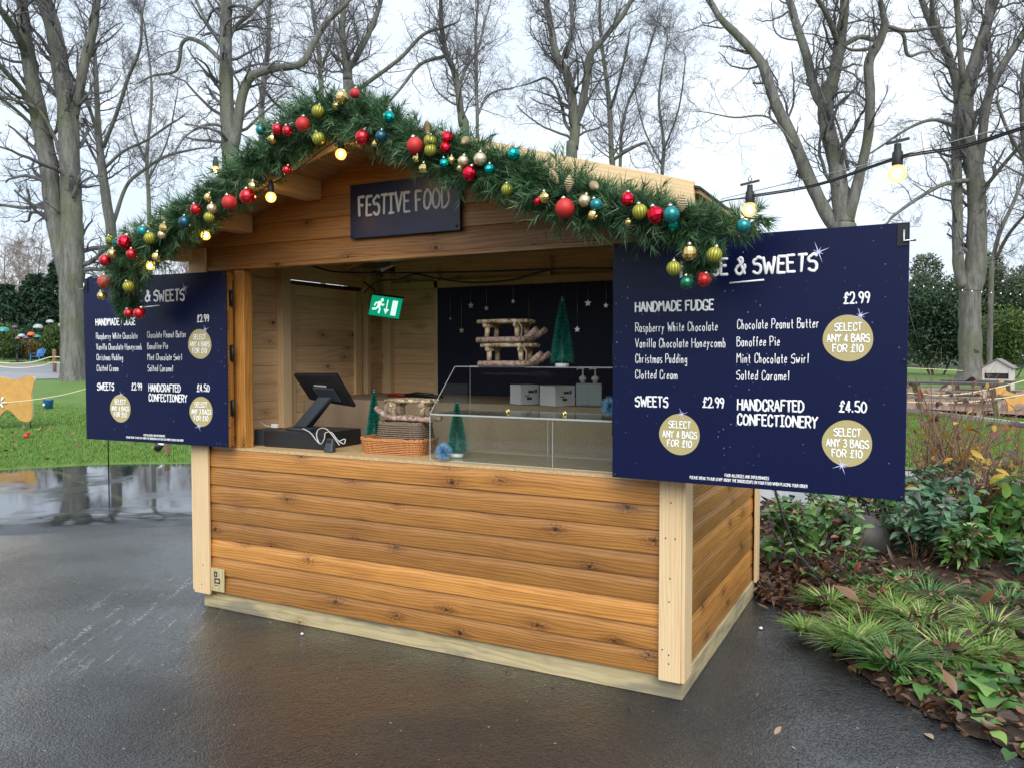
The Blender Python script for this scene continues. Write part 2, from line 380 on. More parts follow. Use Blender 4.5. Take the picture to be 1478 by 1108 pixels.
def sheet(name, rows, z, mat, kind='structure', label=None, cat=None):
    """rows: list of equally long 2-D point rows -> one quad grid lying on the land"""
    rows = np.asarray(rows, float); a, b, _ = rows.shape
    V = np.zeros((a, b, 3)); V[..., :2] = rows; V[..., 2] = hgt(rows[..., 0], rows[..., 1])+z
    i = np.arange(a-1)[:, None]*b+np.arange(b-1)[None]; F = np.stack([i, i+1, i+b+1, i+b], -1).reshape(-1, 4)
    o = npmesh(name, V.reshape(-1, 3), F, mat, smooth=True); tag(o, label, cat, None, kind); return o

# ------------------------------------------------------------------ the land
g = 600
npmesh('ground', [(-g, -g, -.08), (g, -g, -.08), (g, g, -.08), (-g, g, -.08)], [(0, 1, 2, 3)], M['field'])['kind'] = 'structure'
xs = np.linspace(-14, 9, 24); ys = np.linspace(-9, 10.5, 21)
sheet('asphalt_yard', [[(x_, y_) for x_ in xs] for y_ in ys], 0., M['asphalt'])
# the smoother wet path that crosses behind the hut on the left
b0, b1 = un(0, 772, 2, 0)[:2], un(285, 757, 2, 0)[:2]; bd = (b1-b0)/np.linalg.norm(b1-b0)
edge = smooth_path([(-13, -6), (-9, -.4), (-7.6, 2.0), (-7.05, 2.88), (-6.29, 3.87), (-5.27, 4.55), (-4.3, 5.6), (-3.9, 8), (-3.9, 14)], 8)
near = np.array([b0+bd*s for s in np.linspace(-7, 9, len(edge))])
near += (rng.normal(size=near.shape)*.012)
sheet('path', [near*(1-k)+(edge+[.05, -.05])*k for k in (0, .004, .2, .4, .6, .8, 1)], .004, M['path'])
po = bpy.data.objects['path']
for v in po.data.vertices[:len(edge)]: v.co.z = -.003
nd = np.array([-.85, .53])
rows = []
for q in (0, .12, .5, 1.5, 4, 8, 14, 22, 32, 45, 65, 95, 150):
    rows.append(edge+nd*q+(np.array([-.5, .9])*np.linspace(0, 1, len(edge))[:, None]*q*.5))
rows[0] = rows[0]+rng.normal(size=edge.shape)*.02
lz = .03
lo_ = sheet('lawn', rows, lz, M['lawn'])
for v in lo_.data.vertices[:len(edge)]: v.co.z = -.004
def polar(az0, az1, r0, r1, na=24, nr=8):
    return [[(CAM[0]+R*math.sin(a), CAM[1]+R*math.cos(a)) for a in np.radians(np.linspace(az0, az1, na))] for R in np.linspace(r0, r1, nr)]
sheet('plaza', polar(-75, -40, 43, 64, 30, 10), lz+.03, M['plaza'])
# right-hand side: bed, path, lawn strip, kerb, wood chips
bed_edge = smooth_path([(2.72, 2.6), (2.98, 1.86), (3.14, 1.62), (3.42, 1.26), (3.73, .62), (3.99, .33), (4.31, .10), (4.9, -.25), (6.2, -.8)], 7)
bed_edge += np.column_stack([.022*np.sin(np.arange(len(bed_edge))*2.1), .022*np.cos(np.arange(len(bed_edge))*1.7)])
brow = []
for k, (q, hz) in enumerate([(0, .004), (.06, .03), (.25, .06), (.7, .09), (1.5, .10), (2.6, .08), (3.3, .05), (3.4, .003)]):
    far = np.column_stack([np.linspace(2.55, 9, len(bed_edge)), np.linspace(5.0, 5.6, len(bed_edge))])
    s = q/3.4; brow.append(bed_edge*(1-s)+far*s)
bo = sheet('planting_bed', brow, 0, M['mulch'])
hz = [.004, .03, .06, .09, .10, .08, .05, .004]; nb = len(bed_edge)
for i, v in enumerate(bo.data.vertices): v.co.z = hz[i//nb]+.012*math.sin(v.co.x*9+v.co.y*7)*(0 < i//nb < 7)+.004
sheet('garden_path', [[(x_, y_) for x_ in np.linspace(-3.5, 16, 20)] for y_ in (4.9, 6, 7.2, 8.3)], .008, M['paving'])
sheet('right_lawn', [[(x_, y0+(y1-y0)*k) for x_, y0, y1 in zip(np.linspace(-3.5, 16, 20), np.linspace(8.2, 8.5, 20), np.linspace(26, 6+6, 20))] for k in np.linspace(0, 1, 8)], .02, M['lawn'])
sheet('wood_chip_area', [[(x_, y0+(y1-y0)*k) for x_, y0, y1 in zip(np.linspace(-3.5, 22, 20), np.linspace(26.1, 9.5, 20)+2*np.linspace(0, 1, 20), np.linspace(40, 40, 20))] for k in np.linspace(0, 1, 8)], .012, M['chips'])
sheet('back_lawn', [[(x_, y_) for x_ in np.linspace(-8, 40, 20)] for y_ in (38, 45, 60, 90)], .03, M['lawn'])
mb = MB(); k0, k1 = un(1290, 592, 2, 0), un(1500, 620, 2, 0)
kd = (k1-k0)/np.linalg.norm(k1-k0)
mb.bar(k0-kd*4+[0, 0, .06], k1+kd*3+[0, 0, .06], .12, .12); tag(mb.build('kerb', M['kerb'], bevel=.01), kind='structure')

# ------------------------------------------------------------------ the market hut
HB, Z0, W_, D_ = .1103, .1015, 3.0, 1.783
hut = thing('market_hut', 'orange-brown timber festive food hut with gabled roof and two open shutters', 'market stall')
SL = .29
def roof_under(x): return 2.655-SL*abs(x-1.5)
PROF = [(.0085, .0), (.0160, .010), (.0180, .04), (.0185, .35), (.0182, .62), (.0170, .68), (.0075, 1.0)]
def cladding(mb, rows, frame, xlim, hb=HB, prof=PROF):
    """rows: list of bottom heights; frame(s, out, z) -> world; xlim(z) -> (s0, s1)"""
    for z in rows:
        r = random.random(); n0 = len(mb.v); ou, ov = r*37.3 % 20, r*91.7 % 9
        P = []
        for (o, k) in prof:
            zz = z+k*hb; a, b = xlim(zz); P.append((a, b, o+random.uniform(-.0006, .0006), zz))
        for a, b, o, zz in P: mb.v.append(frame(a, o, zz)); mb.v.append(frame(b, o, zz))
        for i in range(len(P)-1):
            q = n0+2*i; mb.face((q, q+1, q+3, q+2), [(P[i][0]+ou, P[i][3]+ov), (P[i][1]+ou, P[i][3]+ov), (P[i+1][1]+ou, P[i+1][3]+ov), (P[i+1][0]+ou, P[i+1][3]+ov)], r)
        q = n0+2*(len(P)-1); mb.face((q, q+1, n0+1, n0), [(P[0][0], 0), (P[0][1], 0), (P[0][1], .02), (P[0][0], .02)], r)
rows_low = [Z0+HB*i for i in range(8)]
CT = Z0+8*HB                                          # 0.984, top of the front boarding
mb = MB(); cladding(mb, rows_low, lambda s, o, z: (s, -o, z), lambda z: (.03, 2.97)); mb.build('front_panel', M['stain'], hut)
rows_side = [Z0+HB*i for i in range(19)]
mb = MB(); cladding(mb, rows_side, lambda s, o, z: (W_-.026+o, s, z), lambda z: (.02, D_+.006)); mb.build('side_wall', M['stain_side'], hut)
mb = MB(); fl_ = lambda s, o, z: (-o, s, z)
cladding(mb, rows_side[:17]+rows_side[18:], fl_, lambda z: (.02, D_+.006)); cladding(mb, rows_side[17:18], fl_, lambda z: (.02, .645)); cladding(mb, rows_side[17:18], fl_, lambda z: (1.43, D_+.006)); cladding(mb, rows_side[17:18], lambda s, o, z: (-o, s, min(z, 2.073)), lambda z: (.647, 1.428)); mb.build('side_wall', M['stain_side'], hut)
rows_all = [Z0+HB*i for i in range(24)]
mb = MB(); cladding(mb, [z for z in rows_all if z < 2.56], lambda s, o, z: (s, D_+o, min(z, 2.645)), lambda z: (max(.02, 1.5-max(.01, 2.645-z)/SL), min(2.98, 1.5+max(.01, 2.645-z)/SL)) if z > 2.2 else (-.01, 2.985)); mb.build('back_wall', M['stain_side'], hut)
# gable above the hatch
ZL = 2.055
mb = MB(); cladding(mb, [ZL+.022+.115*i for i in range(6) if ZL+.022+.115*i < 2.62], lambda s, o, z: (s, -o, z),
    lambda z: (max(.03, 1.5-max(.01, 2.655-z)/SL), min(2.97, 1.5+max(.01, 2.655-z)/SL)), hb=.115)
mb.build('gable', M['stain_dark'], hut)
mb = MB(); mb.box2((.095, -.03, ZL-.002), (2.9, .04, ZL+.021), 0, .3); mb.build('lintel', M['stain'], hut)
# skirting boards on the tarmac
for nm, a, b, gx in (('f', (0, 0, .0), (W_, .045, Z0-.002), 0), ('r', (W_-.045, .046, .0), (W_, D_, Z0-.002), 1), ('l', (0, .046, .0), (.045, D_, Z0-.002), 1)):
    mb = MB(); mb.box2(a, b, gx, .4); mb.build('skirting_board', M['treated'], hut, bevel=.003)
# pale corner boards
TB, TT = .093, 2.19
def trim(a, b):
    mb = MB(); mb.box2(a, b, 2); mb.build('corner_board', M['pine'], hut, bevel=.003)
trim((-.035, -.045, TB), (.095, -.0275, TT)); trim((2.902, -.045, TB), (3.003, -.0275, TT))
trim((3.0035, -.0445, TB+.002), (3.021, .085, TT)); trim((-.055, -.038, TB+.012), (-.0355, .085, TT))
trim((3.0035, D_-.06, TB), (3.021, D_+.045, TT)); trim((2.94, D_+.029, TB), (3.003, D_+.045, TT)); trim((-.047, D_-.06, TB), (-.0285, D_+.045, TT))
# nails in the pale corner board
for (qx, qz) in ((2.955, .90), (2.932, .74), (2.975, .74), (2.95, .455), (2.92, .235), (2.95, .215), (2.95, .175), (2.953, .56), (.045, .27), (.03, .15)):
    mb = MB(); mb.lathe([(.0035, 0), (.0035, .0012), (.001, .0016)], (qx, -.045, qz), 8, (0, -1, 0)); mb.build('nail', M['iron'], hut)
# worktop, jambs
mb = MB(); mb.box2((.10, -.012, CT), (2.9, .60, 1.0), 0); mb.build('worktop', M['osb'], hut)
mb = MB(); mb.box2((.295, -.010, 1.0), (.372, .055, ZL-.003), 2); mb.build('jamb', M['stain'], hut, bevel=.003)
mb = MB(); mb.box2((2.70, -.010, 1.0), (2.78, .055, ZL-.003), 2); mb.build('jamb', M['stain'], hut, bevel=.003)
# the front wall beside the hatch, left and right of the jambs
for a, b in ((.03, .294), (2.781, 2.97)):
    mb = MB(); cladding(mb, [1.0+HB*i for i in range(9)], lambda s, o, z: (s, -o*.7, min(z, ZL-.003)), lambda z, a=a, b=b: (a, b)); mb.build('front_panel', M['stain'], hut)
# roof
def slab(x0, x1, y0, y1, t, off=0.):
    P = []
    for z in (off, off+t):
        for y in (y0, y1):
            for x in (x0, x1): P.append((x, y, roof_under(x)+z))
    return [P[i] for i in (0, 1, 2, 3, 4, 5, 6, 7)]
M['felt'] = plain('green_roof_felt', (.035, .06, .045), .8, 0, .3, 60, .3)
M['soffit'] = wood('soffit_boards', (.50, .31, .16), (.30, .17, .08), (.06, .03, .015), .6, .2, .4, 26, .2)
mb = MB()
OV = .40
for sgn in (-1, 1):
    xe = 1.5+sgn*1.66; n = 19
    for i in range(n):                                       # soffit boards run along the depth of the roof
        xa, xb = 1.5+sgn*1.66*i/n, 1.5+sgn*1.66*(i+1)/n-.002*sgn
        if sgn < 0: xa, xb = xb, xa
        mb.hexa(slab(xa, xb, -OV, D_+.16, .018), 1)
mb.build('roof', M['soffit'], hut)
roof = [o for o in hut.children if o.name.startswith('roof')][0]
mb = MB()
for xa, xb in ((-.165, 1.5), (1.5, 3.165)): mb.hexa(slab(xa, xb, -OV-.02, D_+.18, .008, .0185), 1, .5)
mb.build('felt', M['felt'], roof)
for sgn in (-1, 1):
    mb = MB(); x0, x1 = 1.5+sgn*.004, 1.5+sgn*1.64
    P = []
    for z in (-.075, .04):
        for y in (-OV-.024, -OV-.001):
            for x in ((x0, x1) if sgn > 0 else (x1, x0)): P.append((x, y, roof_under(x)+z))
    mb.hexa(P, 0); mb.build('bargeboard', M['pine'], roof)
for px_ in (-.06, .42, .93, 2.07, 2.58, 3.06):
    mb = MB(); xa, xb = px_-.05, px_+.05
    zt = min(roof_under(xa), roof_under(xb))-.001
    P = [(x, y, (zt-.07) if k == 0 else roof_under(x)-.001) for k in (0, 1) for y in (-OV+.0, -.031) for x in (xa, xb)]
    mb.hexa(P, 1); mb.build('purlin', M['pine'], roof)
mb = MB(); P = [(x, y, (2.565) if k == 0 else roof_under(x)-.001) for k in (0, 1) for y in (-OV, -.031) for x in (1.46, 1.54)]; mb.hexa(P, 1); mb.build('ridge_beam', M['pine'], roof)

# --- inside
IN = hut
def planks_in(name, y0, y1, z0, z1, x, hb=.115, mat=M['inner']):
    mb = MB(); z = z0; k = 0
    while z < z1-.01:
        zz = min(z+hb, z1); mb.box2((x-.012, y0, z), (x, y1, zz-.0025), 1); z += hb
    return mb.build(name, mat, hut)
planks_in('inner_wall', .05, .62, .1, 2.22, .112); planks_in('inner_wall', 1.455, 1.70, .1, 2.22, .112)
planks_in('inner_wall', .62, 1.455, 2.062, 2.22, .112)
mb = MB(); z = .1
while z < 2.62:
    zz = min(z+.115, 2.64); a, b = (.11, 2.9)
    if zz > 2.2: a, b = 1.5-max(.02, 2.65-zz)/SL, 1.5+max(.02, 2.65-zz)/SL
    mb.box2((max(a, .11), 1.70, z), (min(b, 2.9), 1.712, zz-.0025), 0); z += .115
mb.build('inner_wall', M['inner'], hut)
mb = MB(); z = .1
while z < 2.2: mb.box2((2.888, .05, z), (2.90, 1.70, z+.1125), 1); z += .115
mb.build('inner_wall', M['inner'], hut)
mb = MB(); mb.box2((.02, .02, .06), (2.97, 1.76, .09), 0); mb.build('hut_floor', M['inner'], hut)
def stud(a, b, grain=2):
    mb = MB(); mb.box2(a, b, grain); mb.build('stud', M['pine'], hut, bevel=.002)
stud((.113, .535, .1), (.165, .615, 2.2)); stud((.113, 1.46, .1), (.155, 1.50, 2.2)); stud((.113, .05, 2.13), (.165, .534, 2.2), 1)
stud((.17, 1.64, .1), (.235, 1.699, 2.2)); stud((.63, 1.655, .1), (.665, 1.699, 2.2)); stud((.236, 1.655, 2.055), (2.88, 1.699, 2.11), 0)
stud((1.55, 1.655, 2.112), (1.60, 1.699, 2.60)); stud((.236, 1.662, 2.25), (2.76, 1.699, 2.30), 0)
mb = MB(); mb.box2((.10, .03, 2.079), (2.9, .075, 2.14), 0); mb.build('head_beam', M['inner'], hut)
for yy in (.75, 1.25):
    mb = MB(); mb.bar((.10, yy, 2.20), (1.5, yy, 2.60), .05, .045); mb.bar((1.5, yy, 2.60), (2.9, yy, 2.20), .05, .045); mb.build('rafter', M['inner'], hut)
# inside door in the left wall, ledge boards and stiles; daylight shows over its top edge
door = None
mb = MB(); z = .12
while z < 2.02: mb.box2((.085, .645, z), (.10, 1.43, min(z+.1125, 2.03)), 1); z += .115
door = mb.build('door', M['inner'], hut)
for a, b, gr in (((.1005, .648, .12), (.122, .70, 2.03), 2), ((.1005, 1.36, .12), (.124, 1.427, 2.03), 2), ((.1005, .705, 1.86), (.121, 1.355, 1.93), 1)):
    mb = MB(); mb.box2(a, b, gr); mb.build('stile', M['pine'] if gr == 2 else M['inner'], door)
mb = MB(); mb.box2((.125, 1.385, 1.06), (.15, 1.425, 1.12), 2); mb.box2((.15, 1.36, 1.08), (.165, 1.42, 1.10), 2); mb.build('door_handle', M['iron'], door)

# ------------------------------------------------------------------ hand lettering (drawn strokes)
G = {
'A': (.62, '00.49.90', '13.73'), 'B': (.56, '00.09', '~09.59.88.67.35.05', '~05.65.94.92.60.00'), 'C': (.56, '~97.79.49.17.14.11.40.70.92'),
'D': (.6, '00.09', '~09.49.87.94.82.40.00'), 'E': (.5, '99.09.00.90', '05.75'), 'F': (.5, '99.09.00', '05.75'), 'G': (.6, '~97.79.39.07.04.01.40.80.93', '93.53'),
'H': (.6, '00.09', '90.99', '05.95'), 'I': (.42, '40.49', '09.99', '00.90'), 'K': (.56, '00.09', '99.04.90'), 'L': (.48, '09.00.90'), 'M': (.72, '00.19.45.89.90'),
'N': (.62, '00.09.90.99'), 'O': (.62, '~49.17.04.11.40.71.94.87.49'), 'P': (.54, '00.09', '~09.69.97.85.54.04'), 'R': (.56, '00.09', '~09.69.97.85.54.05', '44.90'),
'S': (.54, '~98.69.38.07.15.55.84.92.70.30.01'), 'T': (.56, '09.99', '49.40'), 'U': (.58, '~09.03.10.50.93.99'), 'V': (.6, '09.40.99'), 'W': (.8, '09.20.46.70.99'),
'Y': (.58, '09.45.99', '45.40'), 'X': (.56, '09.90', '00.99'), '&': (.66, '~90.47.38.59.78.66.24.02.20.50.93.95'), ' ': (.22,), '.': (.16, '30.31'),
'0': (.56, '~49.17.04.11.40.71.94.87.49'), '1': (.26, '48.59.50'), '2': (.52, '~07.29.79.97.84.31.00', '00.90'), '3': (.5, '~08.49.88.76.45', '~45.84.92.50.01'), '4': (.52, '69.02.92', '69.60'),
'5': (.52, '89.19.05', '~05.55.93.70.01'), '9': (.52, '~96.64.16.18.49.88.96.83.60'), '\u00a3': (.56, '~97.79.48.45.42.10', '00.90', '15.75'),
'a': (.44, '~75.25.02.20.50.73', '75.70'), 'b': (.42, '09.00', '~04.45.73.60.00'), 'c': (.38, '~74.45.03.11.40.71'), 'd': (.44, '79.70', '~74.35.02.20.71'), 'e': (.42, '~03.73.65.35.02.20.71'),
'f': (.34, '~78.59.37.30', '05.65'), 'g': (.44, '~74.35.02.31.72', '75.7b', '~7b.5c.0b'), 'h': (.42, '09.00', '~03.35.64.60'), 'i': (.20, '45.40', '47.48'), 'l': (.20, '49.40'), 'm': (.62, '05.00', '~03.25.44.40', '~43.65.84.80'),
'n': (.42, '05.00', '~03.35.64.60'), 'o': (.42, '~45.03.20.60.83.45'), 'p': (.42, '05.0c', '~04.45.73.60.00'), 'r': (.34, '05.00', '~03.25.65'), 's': (.38, '~75.25.03.62.60.00'), 't': (.34, '38.31.60', '05.75'),
'u': (.42, '~05.01.30.62', '65.60'), 'v': (.4, '05.30.65'), 'w': (.58, '05.20.43.60.85'), 'y': (.42, '05.32', '75.32.0c')}
YV = {**{str(i): i/9 for i in range(10)}, 'a': -1/9, 'b': -2/9, 'c': -3/9}
GAP = .20
def text_w(s): return sum(G[c][0]+GAP for c in s)-GAP
def lettering(mb, s, x0, y0, x1, h, rad, frame, nrmv, jig=.02, n=6, slope=0., flat=.35):
    """strokes of s from x0 to x1 on the baseline y0, cap height h; frame(x, y, d) -> world"""
    rg = random.Random(s+str(x0)); k = (x1-x0)/(text_w(s)*h); x = x0
    for c in s:
        gw = G[c][0]*h*k; jy = rg.uniform(-jig, jig)*h; tilt = rg.uniform(-jig, jig)*1.2
        for st in G[c][1:]:
            sm = st[0] == '~'; pts = [(int(q[0])/9, YV[q[1]]) for q in st.lstrip('~').split('.')]
            if sm: pts = smooth_path(pts, 4 if n > 4 else 2)
            pts = np.array([(x+a*gw+b*h*tilt, y0+jy+b*h*(1+rg.uniform(-.012, .012))) for a, b in pts])
            if slope: pts[:, 1] += (pts[:, 0]-x0)*slope
            for seg in ([pts] if sm else [pts[i:i+2] for i in range(len(pts)-1)]):
                rr = rad*(np.array([rg.uniform(.85, 1.15) for _ in seg])); lift = .0006+rg.random()*.0006
                W3 = np.array([frame(a, b, lift) for a, b in seg])
                d0 = W3[0]-W3[1]; d1 = W3[-1]-W3[-2]; d0 = d0/(np.linalg.norm(d0)+1e-9)*rad*.6; d1 = d1/(np.linalg.norm(d1)+1e-9)*rad*.6
                W3 = np.vstack([W3[0]+d0, W3, W3[-1]+d1]); rr = np.concatenate([[rad*.5], rr, [rad*.5]])
                mb.tube(W3, rr, n, flat=(nrmv, flat))
        x += gw+GAP*h*k
M['letter'] = plain('white_lettering', (.92, .92, .92), .55, 0, .03, 30)
M['gold_print'] = plain('gold_print', (.45, .38, .17), .42, 0, .06, 60)
M['glint'] = plain('pale_violet_print', (.62, .62, .92), .5, 0, .05, 20)
def navy(name, base, rough):
    t = NT(name); o = t.obj(); s = t.vor(o, 42.); cr_, cg, cb = t.sep(s.outputs['Color'])
    dot = t.math('MULTIPLY', t.math('SUBTRACT', 1., t.ss(s.outputs['Distance'], t.math('MULTIPLY', cg, .06), t.math('MULTIPLY_ADD', cg, .14, .04))), t.math('GREATER_THAN', cr_, .55))
    c = t.mix(t.math('MULTIPLY', dot, t.math('MULTIPLY_ADD', t.math('POWER', cb, 2.), .75, .08)), base, (.42, .45, .75)); n = t.noise(o, 3., 3., .5)
    t.P(Base_Color=c, Roughness=t.lerp(n, rough-.04, rough+.06)); t.b.inputs['Specular IOR Level'].default_value = .22; return t.m
M['navy'] = navy('navy_starred_board', (.0035, .007, .042), .33)
M['navy_plain'] = plain('navy_board', (.007, .012, .055), .34, 0, .1, 5)
M['navy_cloth'] = plain('navy_back_panel', (.004, .006, .030), .7, 0, .2, 8)

BW, BH = 1.175, 1.025
def glint(mb, x, y, s, frame):
    for k in range(8):
        a = k*math.pi/4+.35; L = s*(1. if k % 2 == 0 else .5); p = np.array([x, y]); d = np.array([math.cos(a), math.sin(a)]); q = np.array([-d[1], d[0]])*s*.055
        n0 = len(mb.v)
        for v in (p+q, p+d*L, p-q): mb.v.append(tuple(frame(v[0], v[1], .0022+k*.00004)))
        mb.face((n0, n0+1, n0+2))
def menu_board(A, Bp, zb, label, shutter_label):
    """A: inner lower corner (hinge side for the right board), Bp: the other lower corner"""
    A = np.array([*A, zb]); Bq = np.array([*Bp, zb]); ex = (Bq-A)/np.linalg.norm(Bq-A); L = np.linalg.norm(Bq-A)
    out = np.array([ex[1], -ex[0], 0])                       # towards the viewer
    fr = lambda x, y, d: A+ex*x*L/BW+np.array([0, 0, y])+out*d
    b = thing('menu_board', label, 'menu board', A)
    loc = lambda x, y, d: fr(x, y, d)-A
    mb = MB(); P = [loc(x, y, d) for y in (0, BH) for d in (0, -.006) for x in (0, BW)]; mb.hexa(P, 0); mb.build('panel', M['navy'], b, bevel=.0015)
    mb = MB()
    T = lambda s, x0, y0, x1, h, r, **k: lettering(mb, s, x0, y0, x1, h, r*.92, loc, out, **k)
    # positions measured on the board itself: x from the left edge, y from the lower edge (metres)
    T('FUDGE & SWEETS', .309, .864, .852, .064, .0066, jig=.05)
    mb.tube([loc(.514, .831, .001), loc(.653, .838, .001)], .0036, 6, flat=(out, .3))
    T('HANDMADE FUDGE', .106, .725, .448, .040, .0043)
    for s, y, x1 in (('Raspberry White Chocolate', .639, .467), ('Vanilla Chocolate Honeycomb', .571, .500), ('Christmas Pudding', .504, .339), ('Clotted Cream', .437, .297)): T(s, .107, y, x1, .037, .0019, jig=.03)
    for s, y, x1 in (('Chocolate Peanut Butter', .644, .863), ('Banoffee Pie', .575, .717), ('Mint Chocolate Swirl', .507, .827), ('Salted Caramel', .439, .755)): T(s, .547, y, x1, .037, .0019, jig=.03)
    T('\u00a32.99', .952, .734, 1.041, .040, .0036)
    T('SWEETS', .108, .317, .254, .042, .0043); T('\u00a32.99', .407, .322, .494, .040, .0036)
    T('HANDCRAFTED', .552, .317, .810, .042, .0042); T('CONFECTIONERY', .552, .257, .862, .042, .0042); T('\u00a34.50', .942, .323, 1.038, .040, .0036)
    mb.build('lettering', M['letter'], b)
    rgc = random.Random(5)
    for cx, cy, rx, ry, what in ((.969, .603, .090, .087, 'BARS'), (.308, .204, .089, .085, 'BAGS'), (.972, .203, .090, .087, 'BAGS3')):
        ph = rgc.uniform(0, 6); pl = [(cx+rx*math.cos(a)*(1+.02*math.sin(3*a+ph)), cy+ry*math.sin(a)*(1+.025*math.sin(2*a+ph))) for a in np.linspace(0, 2*math.pi, 40, endpoint=False)]
        mc = MB(); mc.prism(pl, loc, .0012); pr = mc.build('price_roundel', M['gold_print'], b)
        ml = MB(); n3 = 'ANY 3 BAGS' if what == 'BAGS3' else 'ANY 4 '+what; l2 = lambda x, y, d: loc(x, y, d+.0012)
        k = rx/.092
        for s, dy, hw in (('SELECT', .028, .049), (n3, -.016, .077), ('FOR \u00a310', -.055, .055)): lettering(ml, s, cx-hw*k, cy+dy*k, cx+hw*k, .029*k, .0027*k, l2, out)
        ml.build('price_lettering', M['letter'], pr)
    mf = MB()
    lettering(mf, 'FOOD ALLERGIES AND INTOLERANCES', .503, .040, .680, .0115, .0011, loc, out, n=4)
    lettering(mf, 'PLEASE SPEAK TO OUR STAFF ABOUT THE INGREDIENTS IN YOUR FOOD WHEN PLACING YOUR ORDER', .355, .020, .829, .0115, .0011, loc, out, n=4)
    mf.build('small_print', M['letter'], b)
    for x, y, s in ((.858, .935, .045), (1.013, .688, .034), (.317, .290, .030), (.954, .117, .038)):
        mg = MB(); glint(mg, x, y, s, loc); mg.build('printed_glint', M['glint'], b)
    for x in (.012, .5, BW-.012):
        for y in (.012, .52, BH-.012):
            if x != .5: ms = MB(); ms.lathe([(.007, 0), (.007, .002), (.003, .004)], loc(x, y, 0), 10, out); ms.build('fixing_screw', M['iron'], b)
    return A, ex, out, L, fr
def shutter(A, ex, out, L, zb, hinge_at_start):
    s = None; f = lambda x, y, d: A+ex*x+np.array([0, 0, y])+out*d
    mb = MB(); n = 9
    for i in range(n):
        y0, y1 = BH*i/n, BH*(i+1)/n-.002
        mb.hexa([f(x, y, d) for y in (y0, y1) for d in (-.0065, -.026) for x in (.002, L-.002)], 0)
    sh = mb.build('shutter', M['stain'], hut)
    for y in (.0, BH-.09):
        mb = MB(); mb.hexa([f(x, yy, d) for yy in (y+.004, y+.086) for d in (-.0262, -.055) for x in (.004, L-.004)], 0); mb.build('ledge', M['stain'], sh)
    for x in (.003, L-.073):
        mb = MB(); mb.hexa([f(xx, yy, d) for yy in (.0865, BH-.0865) for d in (-.0262, -.053) for xx in (x, x+.07)], 2); mb.build('stile', M['stain'], sh)
    hx = 0 if hinge_at_start else L; sg = -1 if hinge_at_start else 1
    for y in (.18, .50, .82):
        mb = MB(); mb.tube([f(hx+sg*.010, y, -.035), f(hx+sg*.010, y+.10, -.035)], .007, 8)
        mb.hexa([f(hx+sg*a, yy, d) for yy in (y+.005, y+.095) for d in (-.02, -.05) for a in (.001, .004)], 2); mb.build('hinge', M['iron'], sh)
    lx = L if hinge_at_start else 0; sg = -sg
    mb = MB(); mb.hexa([f(lx-sg*a, yy, d) for yy in (BH-.085, BH-.005) for d in (.001, .005) for a in (.004, .040)], 2); lat = mb.build('latch_plate', M['iron'], sh)
    mb = MB(); mb.tube([f(lx-sg*.018, BH-.028, .010), f(lx-sg*.018, BH-.068, .010), f(lx+sg*.022, BH-.068, .010)], .0045, 8); mb.build('latch_bolt', M['steel'], sh)
A, ex, out, L, frR = menu_board((2.720, -.157), (3.885, -.215), 1.014, 'large navy fudge and sweets menu board on the right-hand shutter, over the planting bed', 0)
shutter(A, ex, out, L, 1.014, True)
A, ex, out, L, frL = menu_board((-.850, -.172), (.328, -.102), 1.012, 'navy fudge and sweets menu board on the left-hand shutter, in front of the lawn', 0)
shutter(A, ex, out, L, 1.012, False)

# ------------------------------------------------------------------ FESTIVE FOOD sign on the gable
sgn = thing('name_sign', 'small navy festive food sign on the gable above the hatch', 'sign', (1.19, -.046, 2.174))
mb = MB(); mb.box2((0, -.0, 0), (.684, .018, .284), 0); mb.build('panel', M['navy_plain'], sgn, bevel=.0015)
mb = MB(); fr = lambda x, y, d: np.array([x, -d, y])
lettering(mb, 'FESTIVE FOOD', .062, .118, .622, .098, .0078, fr, (0, -1, 0), jig=.03); mb.build('lettering', M['letter'], sgn)
for x, y in ((.012, .012), (.665, .02), (.012, .272), (.672, .272)): mb = MB(); mb.lathe([(.007, 0), (.007, .002), (.003, .004)], (x, -.0, y), 10, (0, -1, 0)); mb.build('fixing_screw', M['iron'], sgn)
# little plaque low on the front
pq = thing('plaque', 'small pale wooden plaque with two black outlined boxes low on the hut front', 'plaque', (.099, -.034, .118))
mb = MB(); mb.box2((0, -.0, 0), (.108, .006, .140), 2); mb.build('plate', M['treated'], pq)
mb = MB()
def ring(x0, z0, x1, z1, w):
    for a, b in (((x0, z0), (x1, z0+w)), ((x0, z1-w), (x1, z1)), ((x0, z0+w), (x0+w, z1-w)), ((x1-w, z0+w), (x1, z1-w))): mb.box2((a[0], -.0014, a[1]), (b[0], -.0002, b[1]))
ring(.026, .088, .052, .120, .008); ring(.028, .048, .074, .080, .008); mb.box2((.029, -.0012, .034), (.056, -.0002, .038)); mb.build('printed_marks', M['black'], pq)

